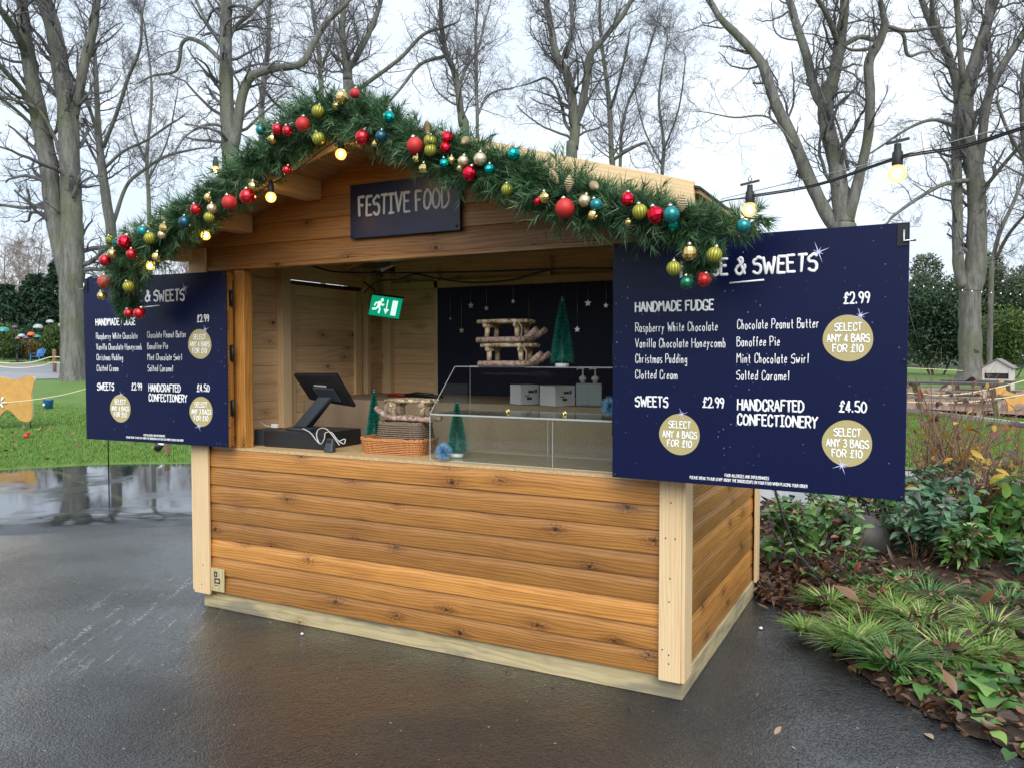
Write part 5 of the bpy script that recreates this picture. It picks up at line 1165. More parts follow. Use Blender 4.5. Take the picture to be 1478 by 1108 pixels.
def blades(P, H, L, W, lean, droop, K=5):
    n = len(P); t = np.linspace(0, 1, K+1); S = np.column_stack([-H[:, 1], H[:, 0], np.zeros(n)])
    out = (lean[:, None]*t+droop[:, None]*t**2); up = t-(.62*droop[:, None])*t**2.2
    c = P[:, None]+H[:, None]*(L[:, None]*out)[..., None]+np.array([0, 0, 1.])*(L[:, None]*up)[..., None]
    e = (W[:, None]*.5*(1-.9*t**1.6))[..., None]; V = np.stack([c-S[:, None]*e, c+S[:, None]*e], 2)
    b = np.arange(n)[:, None]*(K+1)*2+np.arange(K)[None]*2; F = np.stack([b, b+1, b+3, b+2], -1).reshape(-1, 4)
    return V.reshape(-1, 3), F
def hvec(a): return np.column_stack([np.cos(a), np.sin(a), 0*a])
M['sedge'] = leafmat('sedge_blades', [(0, (.05, .12, .015)), (.35, (.13, .27, .035)), (.6, (.28, .42, .085)), (.8, (.54, .58, .24)), (1, (.62, .54, .26))], .38, .3)
M['sedge_blue'] = leafmat('dark_sedge_blades', [(0, (.03, .09, .025)), (.5, (.09, .22, .06)), (.8, (.24, .38, .13)), (1, (.52, .55, .26))], .42, .3)
M['lawnblade'] = leafmat('lawn_blades', [(0, (.05, .11, .012)), (.5, (.12, .25, .024)), (.9, (.20, .32, .04)), (1, (.34, .30, .10))], .5, .3)
M['ever'] = leafmat('glossy_green_leaves', [(0, (.022, .065, .014)), (.45, (.06, .16, .03)), (.8, (.14, .28, .06)), (.9, (.24, .38, .14)), (.94, (.30, .03, .03)), (1, (.10, .012, .02))], .28, .15, .6)
M['bluegreen'] = leafmat('blue_green_leaves', [(0, (.03, .08, .04)), (.5, (.08, .19, .095)), (.85, (.20, .34, .19)), (1, (.17, .12, .17))], .3, .15, .6)
M['rosette'] = leafmat('broad_green_leaves', [(0, (.035, .10, .02)), (.5, (.07, .19, .035)), (.85, (.14, .30, .06)), (1, (.24, .40, .08))], .38, .3, .5)
M['autumn'] = leafmat('autumn_leaves', [(0, (.06, .03, .045)), (.3, (.16, .12, .14)), (.5, (.22, .05, .03)), (.7, (.45, .26, .03)), (1, (.55, .42, .08))], .45, .25)
M['litter'] = leafmat('fallen_brown_leaves', [(0, (.025, .014, .010)), (.4, (.075, .038, .022)), (.75, (.17, .085, .045)), (.93, (.30, .17, .10)), (1, (.45, .36, .26))], .45, .1)
M['stem'] = plain('reddish_stems', (.20, .105, .065), .6, 0, .4, 20)
def bedz(p): return .085
def clump(label, u, v, r, seed, mat='sedge', n=230, hz=.0):
    p = un(u, v, 2, .06); rg = np.random.default_rng(seed); a = rg.random(n)*6.283; H = hvec(a)
    P = H*(rg.random(n)[:, None]**.7)*r*.35; P[:, 2] = -.03; L = r*(.75+.5*rg.random(n)); V, F = blades(P, H, L, .008+.006*rg.random(n), .30+.45*rg.random(n), .45+.50*rg.random(n))
    o = npmesh('sedge_clump', V, F, M[mat], np.repeat(np.clip(rg.normal(.45, .25, n), 0, 1), 5), loc=p); tag(o, label, 'grass clump', 'sedge clumps in the planting bed'); return o
cl = [(1198, 872, .26, 'pale sedge clump nearest the hut, at the front left of the planting bed', 'sedge'), (1292, 884, .27, 'round sedge clump behind the front row, left of the fallen orange leaf', 'sedge'), (1225, 930, .30, 'wide pale sedge clump spilling onto the tarmac edge', 'sedge'), (1290, 958, .30, 'dark green sedge clump at the front of the bed, above the rosette leaves', 'sedge_blue'),
      (1345, 925, .27, 'sedge clump in the middle of the bed', 'sedge_blue'), (1405, 925, .24, 'yellowish sedge clump behind the broad rosette on the right', 'sedge'), (1455, 872, .28, 'blue-green sedge clump at the right edge of the bed', 'sedge_blue'), (1315, 845, .25, 'tall dark sedge clump under the blue-green shrub', 'sedge_blue'), (1160, 905, .18, 'small straw-coloured sedge clump at the mulch edge by the hut corner', 'sedge'),
      (1245, 890, .22, 'small sedge clump between the two pale ones by the fallen leaf', 'sedge'), (1375, 880, .2, 'small sedge clump among brown leaves right of the bed\'s middle', 'sedge'), (1470, 935, .2, 'yellow-green sedge clump cut by the right picture edge', 'sedge')]
for i, (u, v, r, lab, m) in enumerate(cl): clump(lab, u, v, r*.55, 60+i, m)
def shrub(label, u, v, h, wd, nst, nlf, lsz, mat, seed, bare=0, aspect=.45, name='leafy_shrub', cat='shrub'):
    rg = np.random.default_rng(seed); o = un(u, v, 2, .05); T = thing(name, label, cat, o)
    a = rg.random(nst)*6.283; S = hvec(a)*.04*rg.random((nst, 1)); S[:, 2] = -.05; lean = rg.random((nst, 1)); D = nrm(hvec(a)*lean*wd/h*1.1+[0, 0, 1.])
    A = grow(S, D, h*(.7+.5*rg.random(nst)), 8, .13, .05, rg); R_ = np.full((nst, 1), .0055 if nst < 20 else .0075)*np.linspace(1, .4, 8)[None]; V, F = tubes(A, R_, 5); Vs, Fs, off = [V], [F], len(V)
    S, D, L, r_ = kids(A, R_, 5, .3, .45, .9, .6, rg); B = grow(S, D, L, 6, .16, .08, rg); Rb = np.maximum(r_, .0018)[:, None]*np.linspace(1, .5, 6)[None]; V, F = tubes(B, Rb, 4); Vs.append(V); Fs.append(F+off)
    npmesh('stems', np.vstack(Vs), np.vstack(Fs), M['stem'], parent=T)
    if nlf:
        src = np.vstack([B[:, 2:].reshape(-1, 3), A[:, 4:].reshape(-1, 3)]); P = src[rg.integers(0, len(src), nlf)]+rg.normal(size=(nlf, 3))*.012
        Dl = nrm(rg.normal(size=(nlf, 3))*[1, 1, .4]+[0, 0, .05]); N = nrm(rg.normal(size=(nlf, 3))*.45+[0, 0, 1.]); L = lsz*(.6+.7*rg.random(nlf)); V, F = leafgrid(P, Dl, N, L, L*aspect, .25, rg.normal(.3, .2, nlf), 4)
        npmesh('foliage', V, F, M[mat], np.repeat(np.clip(rg.random(nlf), 0, 1), 8), T)
    return T
shrub('bushy evergreen shrub with a few red leaves beside the hut\'s rear corner', 1150, 822, .50, .36, 9, 330, .085, 'ever', 101)
shrub('evergreen shrub in front of the dark boulder under the right menu board', 1225, 842, .42, .30, 7, 170, .075, 'ever', 102)
shrub('blue-green leafy shrub below the right menu board\'s outer corner', 1322, 815, .55, .36, 9, 300, .105, 'bluegreen', 103)
shrub('twiggy shrub of thin arching stems with a few red and yellow leaves', 1400, 775, 1.0, .95, 46, 170, .105, 'autumn', 104, aspect=.5)
shrub('second twiggy shrub with arching tan stems at the right picture edge', 1468, 745, .9, .9, 34, 120, .10, 'autumn', 114, aspect=.5)
shrub('low purple-leaved shrub left of the twiggy one', 1352, 760, .5, .45, 9, 150, .12, 'autumn', 115, aspect=.45)
shrub('broad green shrub among the litter right of the bed\'s middle', 1440, 815, .4, .4, 8, 150, .13, 'rosette', 116, aspect=.6)
shrub('lime-leaved shrub at the right edge behind the twiggy one', 1470, 770, .55, .45, 9, 190, .12, 'rosette', 105, aspect=.6)
shrub('dark green shrub low at the right edge among fallen leaves', 1482, 840, .35, .3, 6, 100, .10, 'bluegreen', 106)
shrub('thin reddish saplings by the garden path behind the right menu board', 1285, 735, .6, .5, 10, 90, .07, 'autumn', 107)
def rosette(label, u, v, n, L, seed, up=.35):
    rg = np.random.default_rng(seed); o = un(u, v, 2, .05); a = np.arange(n)*2.4+rg.normal(size=n)*.3; D = nrm(hvec(a)+np.column_stack([0*a, 0*a, up+.5*rg.random(n)])); N = nrm(np.cross(D, np.cross([0, 0, 1.], D))); Ls = L*(.6+.6*rg.random(n))
    V, F = leafgrid(hvec(a)*.03, D, N+rg.normal(size=(n, 3))*.15, Ls, Ls*.66, .30, .45+.3*rg.random(n), 8, .56); V[:, 2] += .003*np.sin(V[:, 0]*120)+.003*np.sin(V[:, 1]*110)
    ob = npmesh('rosette_plant', V, F, M['rosette'], np.repeat(rg.random(n), 16), smooth=True, loc=o); tag(ob, label, 'plant', 'broad-leaved rosettes'); return ob
rosette('small broad-leaved rosette on the left of the bed\'s front edge', 1332, 985, 8, .16, 120); rosette('largest broad-leaved rosette hanging over the dark leaf litter', 1405, 985, 12, .19, 121); rosette('broad-leaved rosette with upright leaves at the right picture edge', 1468, 955, 10, .20, 122)
rosette('single pale seedling standing in the dark leaf litter', 1397, 1032, 4, .085, 123); rosette('yellow-green seedling in the bottom right corner beside the tarmac', 1462, 1080, 4, .10, 124); rosette('lush broad-leaved plant behind the twiggy shrub on the right', 1462, 720, 14, .26, 125, .8); rosette('small rosette beneath the dark sedge by the tarmac edge', 1280, 972, 6, .12, 126)
for k_, (u, v, n_, L_, lab) in enumerate(((1310, 962, 8, .12, 'low green rosette between the front sedges'), (1360, 975, 8, .13, 'low green rosette left of the largest one'), (1435, 965, 8, .14, 'upright green rosette behind the largest one'), (1475, 985, 8, .15, 'green rosette cut by the right edge'), (1355, 905, 6, .10, 'small rosette among the middle sedges'), (1240, 858, 7, .11, 'small rosette under the evergreen shrubs'), (1430, 1022, 5, .09, 'small pale rosette in the front litter'))): rosette(lab, u, v, n_, L_, 180+k_, .6)
# more low growth so the bed is a tangle
shrub('leafy evergreen between the hut corner and the boulder, tallest of the three', 1195, 800, .55, .40, 10, 380, .09, 'ever', 141)
shrub('bushy evergreen behind the boulder, brushing the right menu board', 1270, 775, .62, .42, 10, 400, .10, 'ever', 142)
shrub('tall blue-green shrub just outside the right menu board\'s lower corner', 1345, 795, .62, .42, 10, 380, .11, 'bluegreen', 143)
shrub('tall bare reddish shrub with few leaves behind the blue-green ones', 1355, 745, 1.25, .8, 40, 90, .09, 'autumn', 144)
shrub('leafy green shrub at the right edge above the lush broad-leaved plant', 1478, 800, .6, .5, 10, 260, .13, 'rosette', 145, aspect=.6)
shrub('mixed green shrub in the middle of the bed behind the tall dark sedge', 1385, 830, .38, .4, 9, 240, .085, 'ever', 146)
for k_, (u, v, rr_, lab, mt) in enumerate(((1250, 925, .17, 'small bright sedge tuft right of the wide pale clump', 'sedge'), (1330, 900, .17, 'bright sedge tuft above the bed\'s middle clump', 'sedge'), (1368, 948, .16, 'low sedge tuft left of the largest rosette', 'sedge'), (1268, 862, .15, 'small tuft by the big curled leaf', 'sedge'), (1432, 905, .16, 'yellow sedge tuft left of the blue-green clump', 'sedge'), (1340, 862, .15, 'small tuft right of the tall dark sedge clump', 'sedge_blue'), (1425, 945, .15, 'low sedge tuft right of the largest rosette', 'sedge'))): clump(lab, u, v, rr_, 160+k_, mt, 200)
rosette('broad-leaved plant among litter between the sedges on the right', 1418, 850, 9, .17, 130, .5); rosette('broad-leaved plant under the second twiggy shrub', 1455, 810, 11, .20, 131, .6); rosette('low rosette left of the blue-green shrub', 1268, 838, 8, .13, 132, .5); rosette('rosette between the largest one and the right edge', 1440, 1005, 9, .15, 133)
b = un(1238, 822, 2, 0); mb = MB(); N1 = 14
for i in range(N1+1):
    pass
pr = [(max(.004, .19*math.sin(math.pi*i/12)**.75), -.19*math.cos(math.pi*i/12)) for i in range(13)]; mb.lathe(pr, (0, 0, 0), 18); bo_ = mb.build('boulder', M['stone'], loc=(b[0], b[1]+.25, .17)); bo_.scale = (1.15, .8, 1.0)
for v in bo_.data.vertices:
    n_ = math.sin(v.co.x*19+1)*math.cos(v.co.y*15)+math.sin(v.co.z*23+v.co.x*9); v.co *= 1+.05*n_
tag(bo_, 'dark rounded boulder half hidden by leaves under the right menu board', 'boulder')
pb = [un(1117, 700, 1, 1.9), un(1132, 750, 1, 1.9), un(1150, 792, 1, 1.9), un(1175, 826, 1, 1.85), un(1200, 846, 2, .06)]
P = smooth_path(pb, 6); mb = MB(); mb.tube(P-P[-1], .008, 7); tag(mb.build('black_hose', M['blackmatt'], loc=P[-1]), 'black cable dropping from behind the right menu board into the bed', 'cable')
# litter and mulch chips over the bed (nobody could count it)
def in_bed(n, k1):
    i = rng.random(n)*(len(bed_edge)-1.001); j = i.astype(int); f = (i-j)[:, None]; e = bed_edge[j]*(1-f)+bed_edge[j+1]*f; far = np.column_stack([np.linspace(2.55, 9, len(bed_edge)), np.linspace(5.0, 5.6, len(bed_edge))]); g_ = far[j]*(1-f)+far[j+1]*f
    s = (rng.random(n)**1.15*k1)[:, None]; xy = e*(1-s)+g_*s; return np.column_stack([xy, np.interp(s[:, 0]*3.4, [0, .06, .25, .7, 1.5, 2.6, 3.3, 3.4], hz)+.004])
def scatter_leaves(name, P, L, mat, lo, hi, tilt=.5, asp=.5):
    n = len(P); D = nrm(np.column_stack([rng.normal(size=(n, 2)), rng.normal(size=n)*tilt*.5])); N = nrm(rng.normal(size=(n, 3))*tilt+[0, 0, 1.]); V, F = leafgrid(P, D, N, L, L*asp*(.7+.6*rng.random(n)), .4*rng.normal(), rng.normal(.2, .5, n), 3)
    return npmesh(name, V, F, mat, np.repeat(lo+(hi-lo)*rng.random(n), 6))
n = 5200; P = in_bed(n, .97); P[:, 2] += .012*rng.random(n); tag(scatter_leaves('leaf_litter', P, .025+.075*rng.random(n)**1.8, M['litter'], 0, 1), 'brown leaf litter strewn over the planting bed', 'leaf litter', None, 'stuff')
n = 1500; P = in_bed(n, .16); P[:, 2] += .010+.03*rng.random(n); sp = np.where(rng.random(n) < .25, np.abs(rng.normal(size=n))*.07, 0); P[:, :2] += sp[:, None]*[-1, -.6]; P[:, 2] = np.where(sp > 0, .008+.006*rng.random(n), P[:, 2])
tag(scatter_leaves('edge_leaf_litter', P, .025+.055*rng.random(n), M['litter'], 0, .8, .8, .55), 'dark wet leaves heaped along the bed edge', 'leaf litter', None, 'stuff')
n = 11000; P = in_bed(n, .75); P[:, 2] += .006*rng.random(n); k = rng.random(n); sp = np.where(rng.random(n) < .22, np.abs(rng.normal(size=n))*.06, 0); P[:, :2] += sp[:, None]*[-1, -.6]
tag(scatter_leaves('bark_mulch', P, .012+.05*rng.random(n)**2.2, M['litter'], 0, .75, .6, .18), 'dark shredded bark mulch along the bed edge', 'mulch', None, 'stuff')
for u, v, L, c, lab in ((1118, 1059, .05, .95, 'pale yellow fallen leaf lying on the wet tarmac at the bottom'), (1347, 1066, .07, .98, 'long pale fallen leaf on the tarmac beside the bed'), (1232, 1020, .035, .1, 'small dark fallen leaf on the tarmac left of the bed'), (1300, 1050, .04, .05, 'dark curled leaf on the tarmac near the bottom right'), (1225, 960, .07, .9, 'pale fallen leaf at the tarmac edge under the sedges'), (1240, 868, .16, .8, 'big curled orange-brown leaf between two sedge clumps'), (1415, 872, .13, .72, 'upright red-brown leaf among sedges on the right'), (1380, 1000, .11, .78, 'red-brown leaf standing against the largest rosette'), (1132, 803, .03, .1, 'tiny dark leaf on the tarmac at the hut\'s right side')):
    p = un(u, v, 2, .007 if 'tarmac' in lab else .11); D = nrm(np.array([[rng.normal(), rng.normal(), .1 if 'tarmac' in lab else .8]])); V, F = leafgrid(np.zeros((1, 3)), D, nrm(np.array([[.2, -.5, .8]])), np.array([L]), np.array([L*.42]), .3, np.array([.2]), 6)
    tag(npmesh('fallen_leaf', V, F, M['litter'], np.full(12, c), loc=p), lab, 'leaf', 'fallen leaves')
for u, v, r, lab in ((436, 914, .009, 'pale pebble on the tarmac in front of the hut'), (1098, 906, .012, 'white chip of stone on the tarmac by the right side of the hut')):
    mb = MB(); mb.lathe([(.002, -.6*r), (r, 0), (.7*r, .6*r), (.002, .8*r)], (0, 0, 0), 8, smooth=False); tag(mb.build('pebble', M['white'], loc=un(u, v, 2, r*.6)), lab, 'pebble')
n = 420; P = np.column_stack([rng.uniform(-3.5, 4.6, n), rng.uniform(-2.6, 1.5, n), np.full(n, .004)]); dm = P[:, 1] < np.interp(P[:, 0], bed_edge[:, 0], bed_edge[:, 1])-.0; P = P[(dm | (P[:, 0] < 2.9)) & ~((P[:, 0] > -.05) & (P[:, 0] < 3.05) & (P[:, 1] > -.03))]; nn_ = len(P)
tag(scatter_leaves('tarmac_debris', P, .005+.020*rng.random(nn_)**3, M['litter'], 0, 1, .4, .35), 'specks of leaf, twig and grit on the wet tarmac', 'debris', None, 'stuff')
# grass blades on the near part of both lawns
n = 60000; az = np.radians(rng.uniform(-61, -47, n)); R_ = 8.2+20*rng.random(n)**1.5; P = np.column_stack([CAM[0]+R_*np.sin(az), CAM[1]+R_*np.cos(az)])
ei = np.interp(P[:, 0], edge[:, 0], edge[:, 1]); ok = P[:, 1] > ei+.02; ok &= P[:, 0] < -4.4; P = P[ok]; n = len(P); P = np.column_stack([P, hgt(P[:, 0], P[:, 1])+lz-.005]); Rk = np.hypot(P[:, 0]-CAM[0], P[:, 1]-CAM[1])
V, F = blades(P, hvec(rng.random(n)*6.283), .03+.035*rng.random(n), .0022+.00055*Rk, rng.random(n)*.6, rng.random(n)*.5, 2); tag(npmesh('lawn_grass', V, F, M['lawnblade'], np.repeat(np.clip(rng.normal(.45, .22, n), 0, 1), 2)), 'short green grass of the lawn on the left', 'grass', None, 'stuff')
n = 24000; az = np.radians(rng.uniform(-3, 8, n)); R_ = 11.6+11*rng.random(n); P = np.column_stack([CAM[0]+R_*np.sin(az), CAM[1]+R_*np.cos(az)]); P = P[(P[:, 1] > 8.6) & (P[:, 1] < 25.6-.72*(P[:, 0]+3.5))]; n = len(P); P = np.column_stack([P, np.full(n, .018)])
V, F = blades(P, hvec(rng.random(n)*6.283), .035+.04*rng.random(n), .010+.006*rng.random(n), rng.random(n)*.6, rng.random(n)*.5, 2); tag(npmesh('lawn_grass', V, F, M['lawnblade'], np.repeat(np.clip(rng.normal(.5, .22, n), 0, 1), 2)), 'grass of the narrow lawn before the picnic tables', 'grass', None, 'stuff')
n = 220; az = np.radians(rng.uniform(-61, -47, n)); R_ = 9.5+14*rng.random(n); P = np.column_stack([CAM[0]+R_*np.sin(az), CAM[1]+R_*np.cos(az)]); P = P[(P[:, 1] > np.interp(P[:, 0], edge[:, 0], edge[:, 1])+.1) & (P[:, 0] < -5)]; P = np.column_stack([P, np.full(len(P), lz+.04)])
tag(scatter_leaves('lawn_leaves', P, .05+.06*rng.random(len(P)), M['litter'], .5, 1), 'brown leaves dotted over the left lawn', 'leaf litter', None, 'stuff')

# ------------------------------------------------------------------ background shrubs and conifers
M['yew'] = leafmat('dark_conifer_foliage', [(0, (.012, .030, .018)), (.5, (.028, .062, .034)), (.85, (.055, .105, .055)), (1, (.10, .15, .08))], .6, .15, .2)
M['laurel'] = leafmat('dark_evergreen_leaves', [(0, (.010, .026, .014)), (.5, (.024, .056, .026)), (.85, (.055, .105, .045)), (1, (.12, .18, .09))], .45, .15, .4)
M['lightbush'] = leafmat('yellow_green_leaves', [(0, (.03, .06, .015)), (.5, (.07, .125, .03)), (.85, (.14, .20, .05)), (1, (.25, .26, .08))], .5, .25, .3)
M['greybush'] = leafmat('grey_green_leaves', [(0, (.05, .075, .045)), (.5, (.09, .125, .075)), (1, (.17, .20, .13))], .6, .2, .2)
M['rustbush'] = leafmat('rusty_leaves', [(0, (.08, .055, .02)), (.5, (.19, .13, .035)), (1, (.32, .24, .07))], .6, .2, .2)
def bush(label, u, v, d, wpx, hpx, mat, seed, nlf=9000, lsz=.16, kind='bush', lobes=16, name=None, cat='bush', low=.12):
    rg = np.random.default_rng(seed); o = dep(u, v, d); o[2] = float(hgt(o[0], o[1])); m = d/FOC; h, r = hpx*m, wpx*m/2; T = thing(name or ('conifer' if kind == 'cone' else 'evergreen_bush'), label, cat, o)
    if kind == 'cone':
        k = rg.random(nlf)**1.4; a = rg.random(nlf)*6.283; tier = np.floor(k*14)/14+.03*np.sin(a*3+k*40); rad = r*(1-tier)**.8*(.35+.65*rg.random(nlf)**.5)*(1+.18*np.sin(a*5+np.floor(k*14)*1.7))+.05; P = np.column_stack([np.cos(a)*rad, np.sin(a)*rad, h*(.03+.97*k)-.25*rad*.6]); D = nrm(np.column_stack([np.cos(a), np.sin(a), -.35+rg.normal(size=nlf)*.25])+rg.normal(size=(nlf, 3))*.3)
        N = nrm(rg.normal(size=(nlf, 3))*.4+[0, 0, 1.]); sh = np.clip(rg.normal(.45, .22, nlf), 0, 1); L = lsz*(.7+.8*rg.random(nlf)); asp = .4
    else:
        C = rg.normal(size=(lobes, 3)); C = nrm(C)*rg.random((lobes, 1))**.4*[r*.72, r*.72, h*.36]+[0, 0, h*.52]; Rl = r*(.28+.22*rg.random(lobes)); li = rg.integers(0, lobes, nlf); dirn = nrm(rg.normal(size=(nlf, 3))); P = C[li]+dirn*(Rl[li]*(.45+.6*rg.random(nlf)**.6))[:, None]*[1, 1, min(1.2, h/(2*r)+.2)]
        kz = P[:, 2] > h*low*rg.random(nlf)*1.5; P = P[kz]; dirn = dirn[kz]; nl = len(P); D = nrm(dirn*.6+rg.normal(size=(nl, 3))*.7); N = nrm(dirn+rg.normal(size=(nl, 3))*.6); sh = np.clip(rg.normal(.45, .22, nl)+(rg.random(lobes)*.3-.15)[li[kz]], 0, 1); L = lsz*(.6+.8*rg.random(nl)); asp = .5
    V, F = leafgrid(P, D, N, L, L*asp, .2, .2, 2); npmesh('foliage', V, F, M[mat], np.repeat(sh, 4), T)
    ns = 7 if kind != 'cone' else 1; a = rg.random(ns)*6.283; S = hvec(a)*(.15*r if ns > 1 else 0); S[:, 2] = -.1; A = grow(S, nrm(hvec(a)*(.45 if ns > 1 else 0)+[0, 0, 1.]), np.full(ns, h*.8), 7, .09, .05, rg); V, F = tubes(A, np.full((ns, 1), max(.04, r*.018))*np.linspace(1, .35, 7)[None], 6); npmesh('stems' if ns > 1 else 'trunk', V, F, M['trunk'], parent=T); return T
bush('broad dark conifer at the far left behind the plaza', 8, 528, 72, 100, 108, 'yew', 201, 9000, .42, 'cone', cat='tree')
bush('pointed conifer in the middle of the far left group', 52, 528, 75, 92, 122, 'yew', 202, 9000, .42, 'cone', cat='tree')
bush('tallest conifer just left of the twin-stemmed bare tree', 92, 528, 78, 96, 150, 'yew', 203, 9000, .42, 'cone', cat='tree')
bush('conifer hidden behind the left menu board with only its edge showing', 140, 528, 74, 90, 118, 'yew', 204, 6000, .42, 'cone', cat='tree')
bush('conifer behind the left eave beside the twin-stemmed tree', 175, 528, 84, 110, 150, 'yew', 214, 7000, .42, 'cone', cat='tree')
bush('round green bush right of the blue chair', 88, 524, 66, 56, 56, 'lightbush', 205, 5000, .20)
bush('pale green bush at the left edge of the plaza', 10, 524, 66, 60, 50, 'lightbush', 206, 4500, .20)
bush('rusty brown bush left of the blue chair', 40, 524, 67, 34, 30, 'rustbush', 207, 2500, .16)
bush('dark bush behind the coloured glass domes', 60, 526, 70, 80, 52, 'laurel', 215, 4500, .22)
bush('big dark evergreen bush between the right menu board and the massive tree', 1352, 545, 58, 120, 152, 'laurel', 208, 22000, .26, low=.12)
bush('yellow-green bush at the right edge behind the small white hut', 1458, 552, 50, 105, 112, 'lightbush', 209, 10000, .18, low=.3)
bush('tall grey-green evergreen mass filling the right background', 1440, 545, 82, 130, 172, 'greybush', 210, 18000, .36)
bush('grey-green evergreen tree behind the dark bush on the right', 1340, 545, 88, 120, 160, 'greybush', 211, 18000, .36)
bush('grey-green evergreen beyond the right picture edge', 1540, 545, 80, 130, 165, 'greybush', 212, 8000, .34)
bush('low rusty bush between the massive tree and the small white hut', 1428, 548, 54, 40, 40, 'rustbush', 213, 2500, .14)
bush('evergreen bush hidden behind the right menu board', 1255, 545, 64, 120, 130, 'laurel', 216, 7000, .26)
bush('evergreen bush far behind the hut\'s right wall', 1130, 545, 70, 130, 110, 'laurel', 217, 6000, .28)
# row of far brown bare trees, low on the horizon
rg = np.random.default_rng(5)
for i, u in enumerate((-30, 12, 48, 85, 165, 205, 240, 275, 310, 355)):
    d = 100+rg.random()*14; o = dep(u, 520, d); o[2] = 1.0; T = thing('far_bare_tree', 'far low bare tree with a brown crown on the left horizon', 'tree', o, 0, 'far brown bare trees')
    h = 12.5+3*rg.random(); S = np.zeros((1, 3)); A = grow(S, np.array([[0, 0, 1.]]), np.array([h]), 14, .05, .1, rg); Rr = .16*np.linspace(1, .2, 14)[None]; V, F = tubes(A, Rr, 7); npmesh('trunk', V, F, M['trunk'], parent=T)
    V, F = crown(A, Rr, rg, (30, 7, 6), (.42, .5, .5), .12, .2, .12, .010, (2., 6.)); npmesh('crown', V, F, M['twigbrown'], parent=T)
# the wood that closes the view all round, a single far mass
Vs, Fs, off = [], [], 0
for i in range(46):
    az = math.radians(-60+i*2.0+rg.normal()*.6); d = 130+rg.random()*40; o = np.array([CAM[0]+d*math.sin(az), CAM[1]+d*math.cos(az), -.1]); h = 12+6*rg.random()
    A = grow(o[None], np.array([[0, 0, 1.]]), np.array([h]), 10, .05, .1, rg); Rr = .2*np.linspace(1, .2, 10)[None]; V, F = tubes(A, Rr, 5); Vs.append(V); Fs.append(F+off); off += len(V)
    V, F = crown(A, Rr, rg, (20, 6, 4), (.42, .5, .5), .12, .2, .12, .014, (2., 6.)); Vs.append(V); Fs.append(F+off); off += len(V)
n = 15000; az = np.radians(rng.uniform(-64, 34, n)); R_ = 112+14*rng.random(n); hh2 = (3.2+1.6*np.sin(az*23)+1.2*np.sin(az*51+1))*rng.random(n)**.8; P = np.column_stack([CAM[0]+R_*np.sin(az), CAM[1]+R_*np.cos(az), hh2]); V, F = leafgrid(P, nrm(rng.normal(size=(n, 3))), nrm(rng.normal(size=(n, 3))+[0, -.8, .6]), .5+.7*rng.random(n), .35+.3*rng.random(n), .2, .2, 2)
tag(npmesh('far_undergrowth', V, F, M['laurel'], np.repeat(np.clip(rng.normal(.5, .25, n), 0, 1), 4)), 'dark undergrowth at the foot of the far woodland', 'undergrowth', None, 'stuff')
tag(npmesh('far_woodland', np.vstack(Vs), np.vstack(Fs), M['twigbrown']), 'far bare woodland closing the horizon', 'woodland', None, 'stuff')

# ------------------------------------------------------------------ things on the left lawn and plaza
M['ply'] = plain('varnished_plywood', (.50, .27, .07), .4, 0, .3, 9); M['plyedge'] = plain('pale_ply_edge', (.66, .52, .33), .6, 0, .15, 30); M['rope'] = plain('cream_rope', (.66, .56, .36), .8, 0, .25, 80); M['post'] = plain('weathered_post', (.20, .125, .07), .8, 0, .4, 10)
M['post_pale'] = plain('pale_weathered_timber', (.36, .29, .20), .75, 0, .3, 8); M['bluepaint'] = plain('blue_paint', (.02, .12, .33), .45, 0, .1, 10); M['greywood'] = plain('weathered_grey_wood', (.17, .155, .135), .75, 0, .4, 8, .3); M['darkwood'] = plain('dark_wet_tabletop', (.055, .055, .058), .4, 0, .4, 8)
dd_ = 16.2; c0 = dep(20, 605, dd_); c0[2] = 0
def flat(u, v, d, o): return dep(u, v, d)-o
fig = thing('wooden_figure', 'varnished plywood animal cut-out with a white snowflake at the left edge', 'figure', c0)
ol = smooth_path([(-60, 556), (-38, 543), (-16, 540), (6, 545), (20, 547.5), (30, 546), (37, 543), (46, 543.5), (50, 548), (48, 556), (45, 570), (46, 585), (46, 601), (42, 608), (31, 607), (23, 601), (17, 594), (10, 591), (2, 597), (-6, 607), (-22, 609), (-34, 604), (-38, 596), (-50, 592), (-62, 590), (-70, 572)], 4, True)
mb = MB(); pts = [flat(u, v, dd_, c0) for u, v in ol]; n0 = len(pts); mb.v += [tuple(p) for p in pts]+[tuple(p+FW*.045) for p in pts]; mb.face(range(n0)); mb.face([n0+i for i in reversed(range(n0))]); mb.build('body_panel', M['ply'], fig)
mb = MB(); mb.v += [tuple(p+(p-np.mean(pts, axis=0))*.004) for p in pts]+[tuple(p+FW*.045+(p-np.mean(pts, axis=0))*.004) for p in pts]
for i in range(n0): j = (i+1) % n0; mb.face((i, j, n0+j, n0+i))
mb.build('pale_edge', M['plyedge'], fig)
mb = MB()
for k in range(6):
    a = k*math.pi/3; mb.tube([flat(0, 581, dd_-.02, c0)+RT*.03*math.cos(a)+UP*.03*math.sin(a), flat(0, 581, dd_-.02, c0)+RT*.13*math.cos(a)+UP*.13*math.sin(a)], .02, 6, flat=(FW, .2))
mb.build('snowflake', M['white'], fig)
for u, r_ in ((-30, .04), (-62, .04)):
    pass
mb = MB()
for u in (44, -30): p = flat(u, 600, dd_+.05, c0); mb.tube([p, [p[0], p[1], -.1]], .015, 6)
mb.build('ground_spike', M['iron'], fig)
def rope(label, pts, rad, mat='rope', name='rope', cat='rope'):
    P = smooth_path(pts, 6); mb = MB(); mb.tube(P-P[0], rad, 6); return tag(mb.build(name, M[mat], loc=P[0]), label, cat)
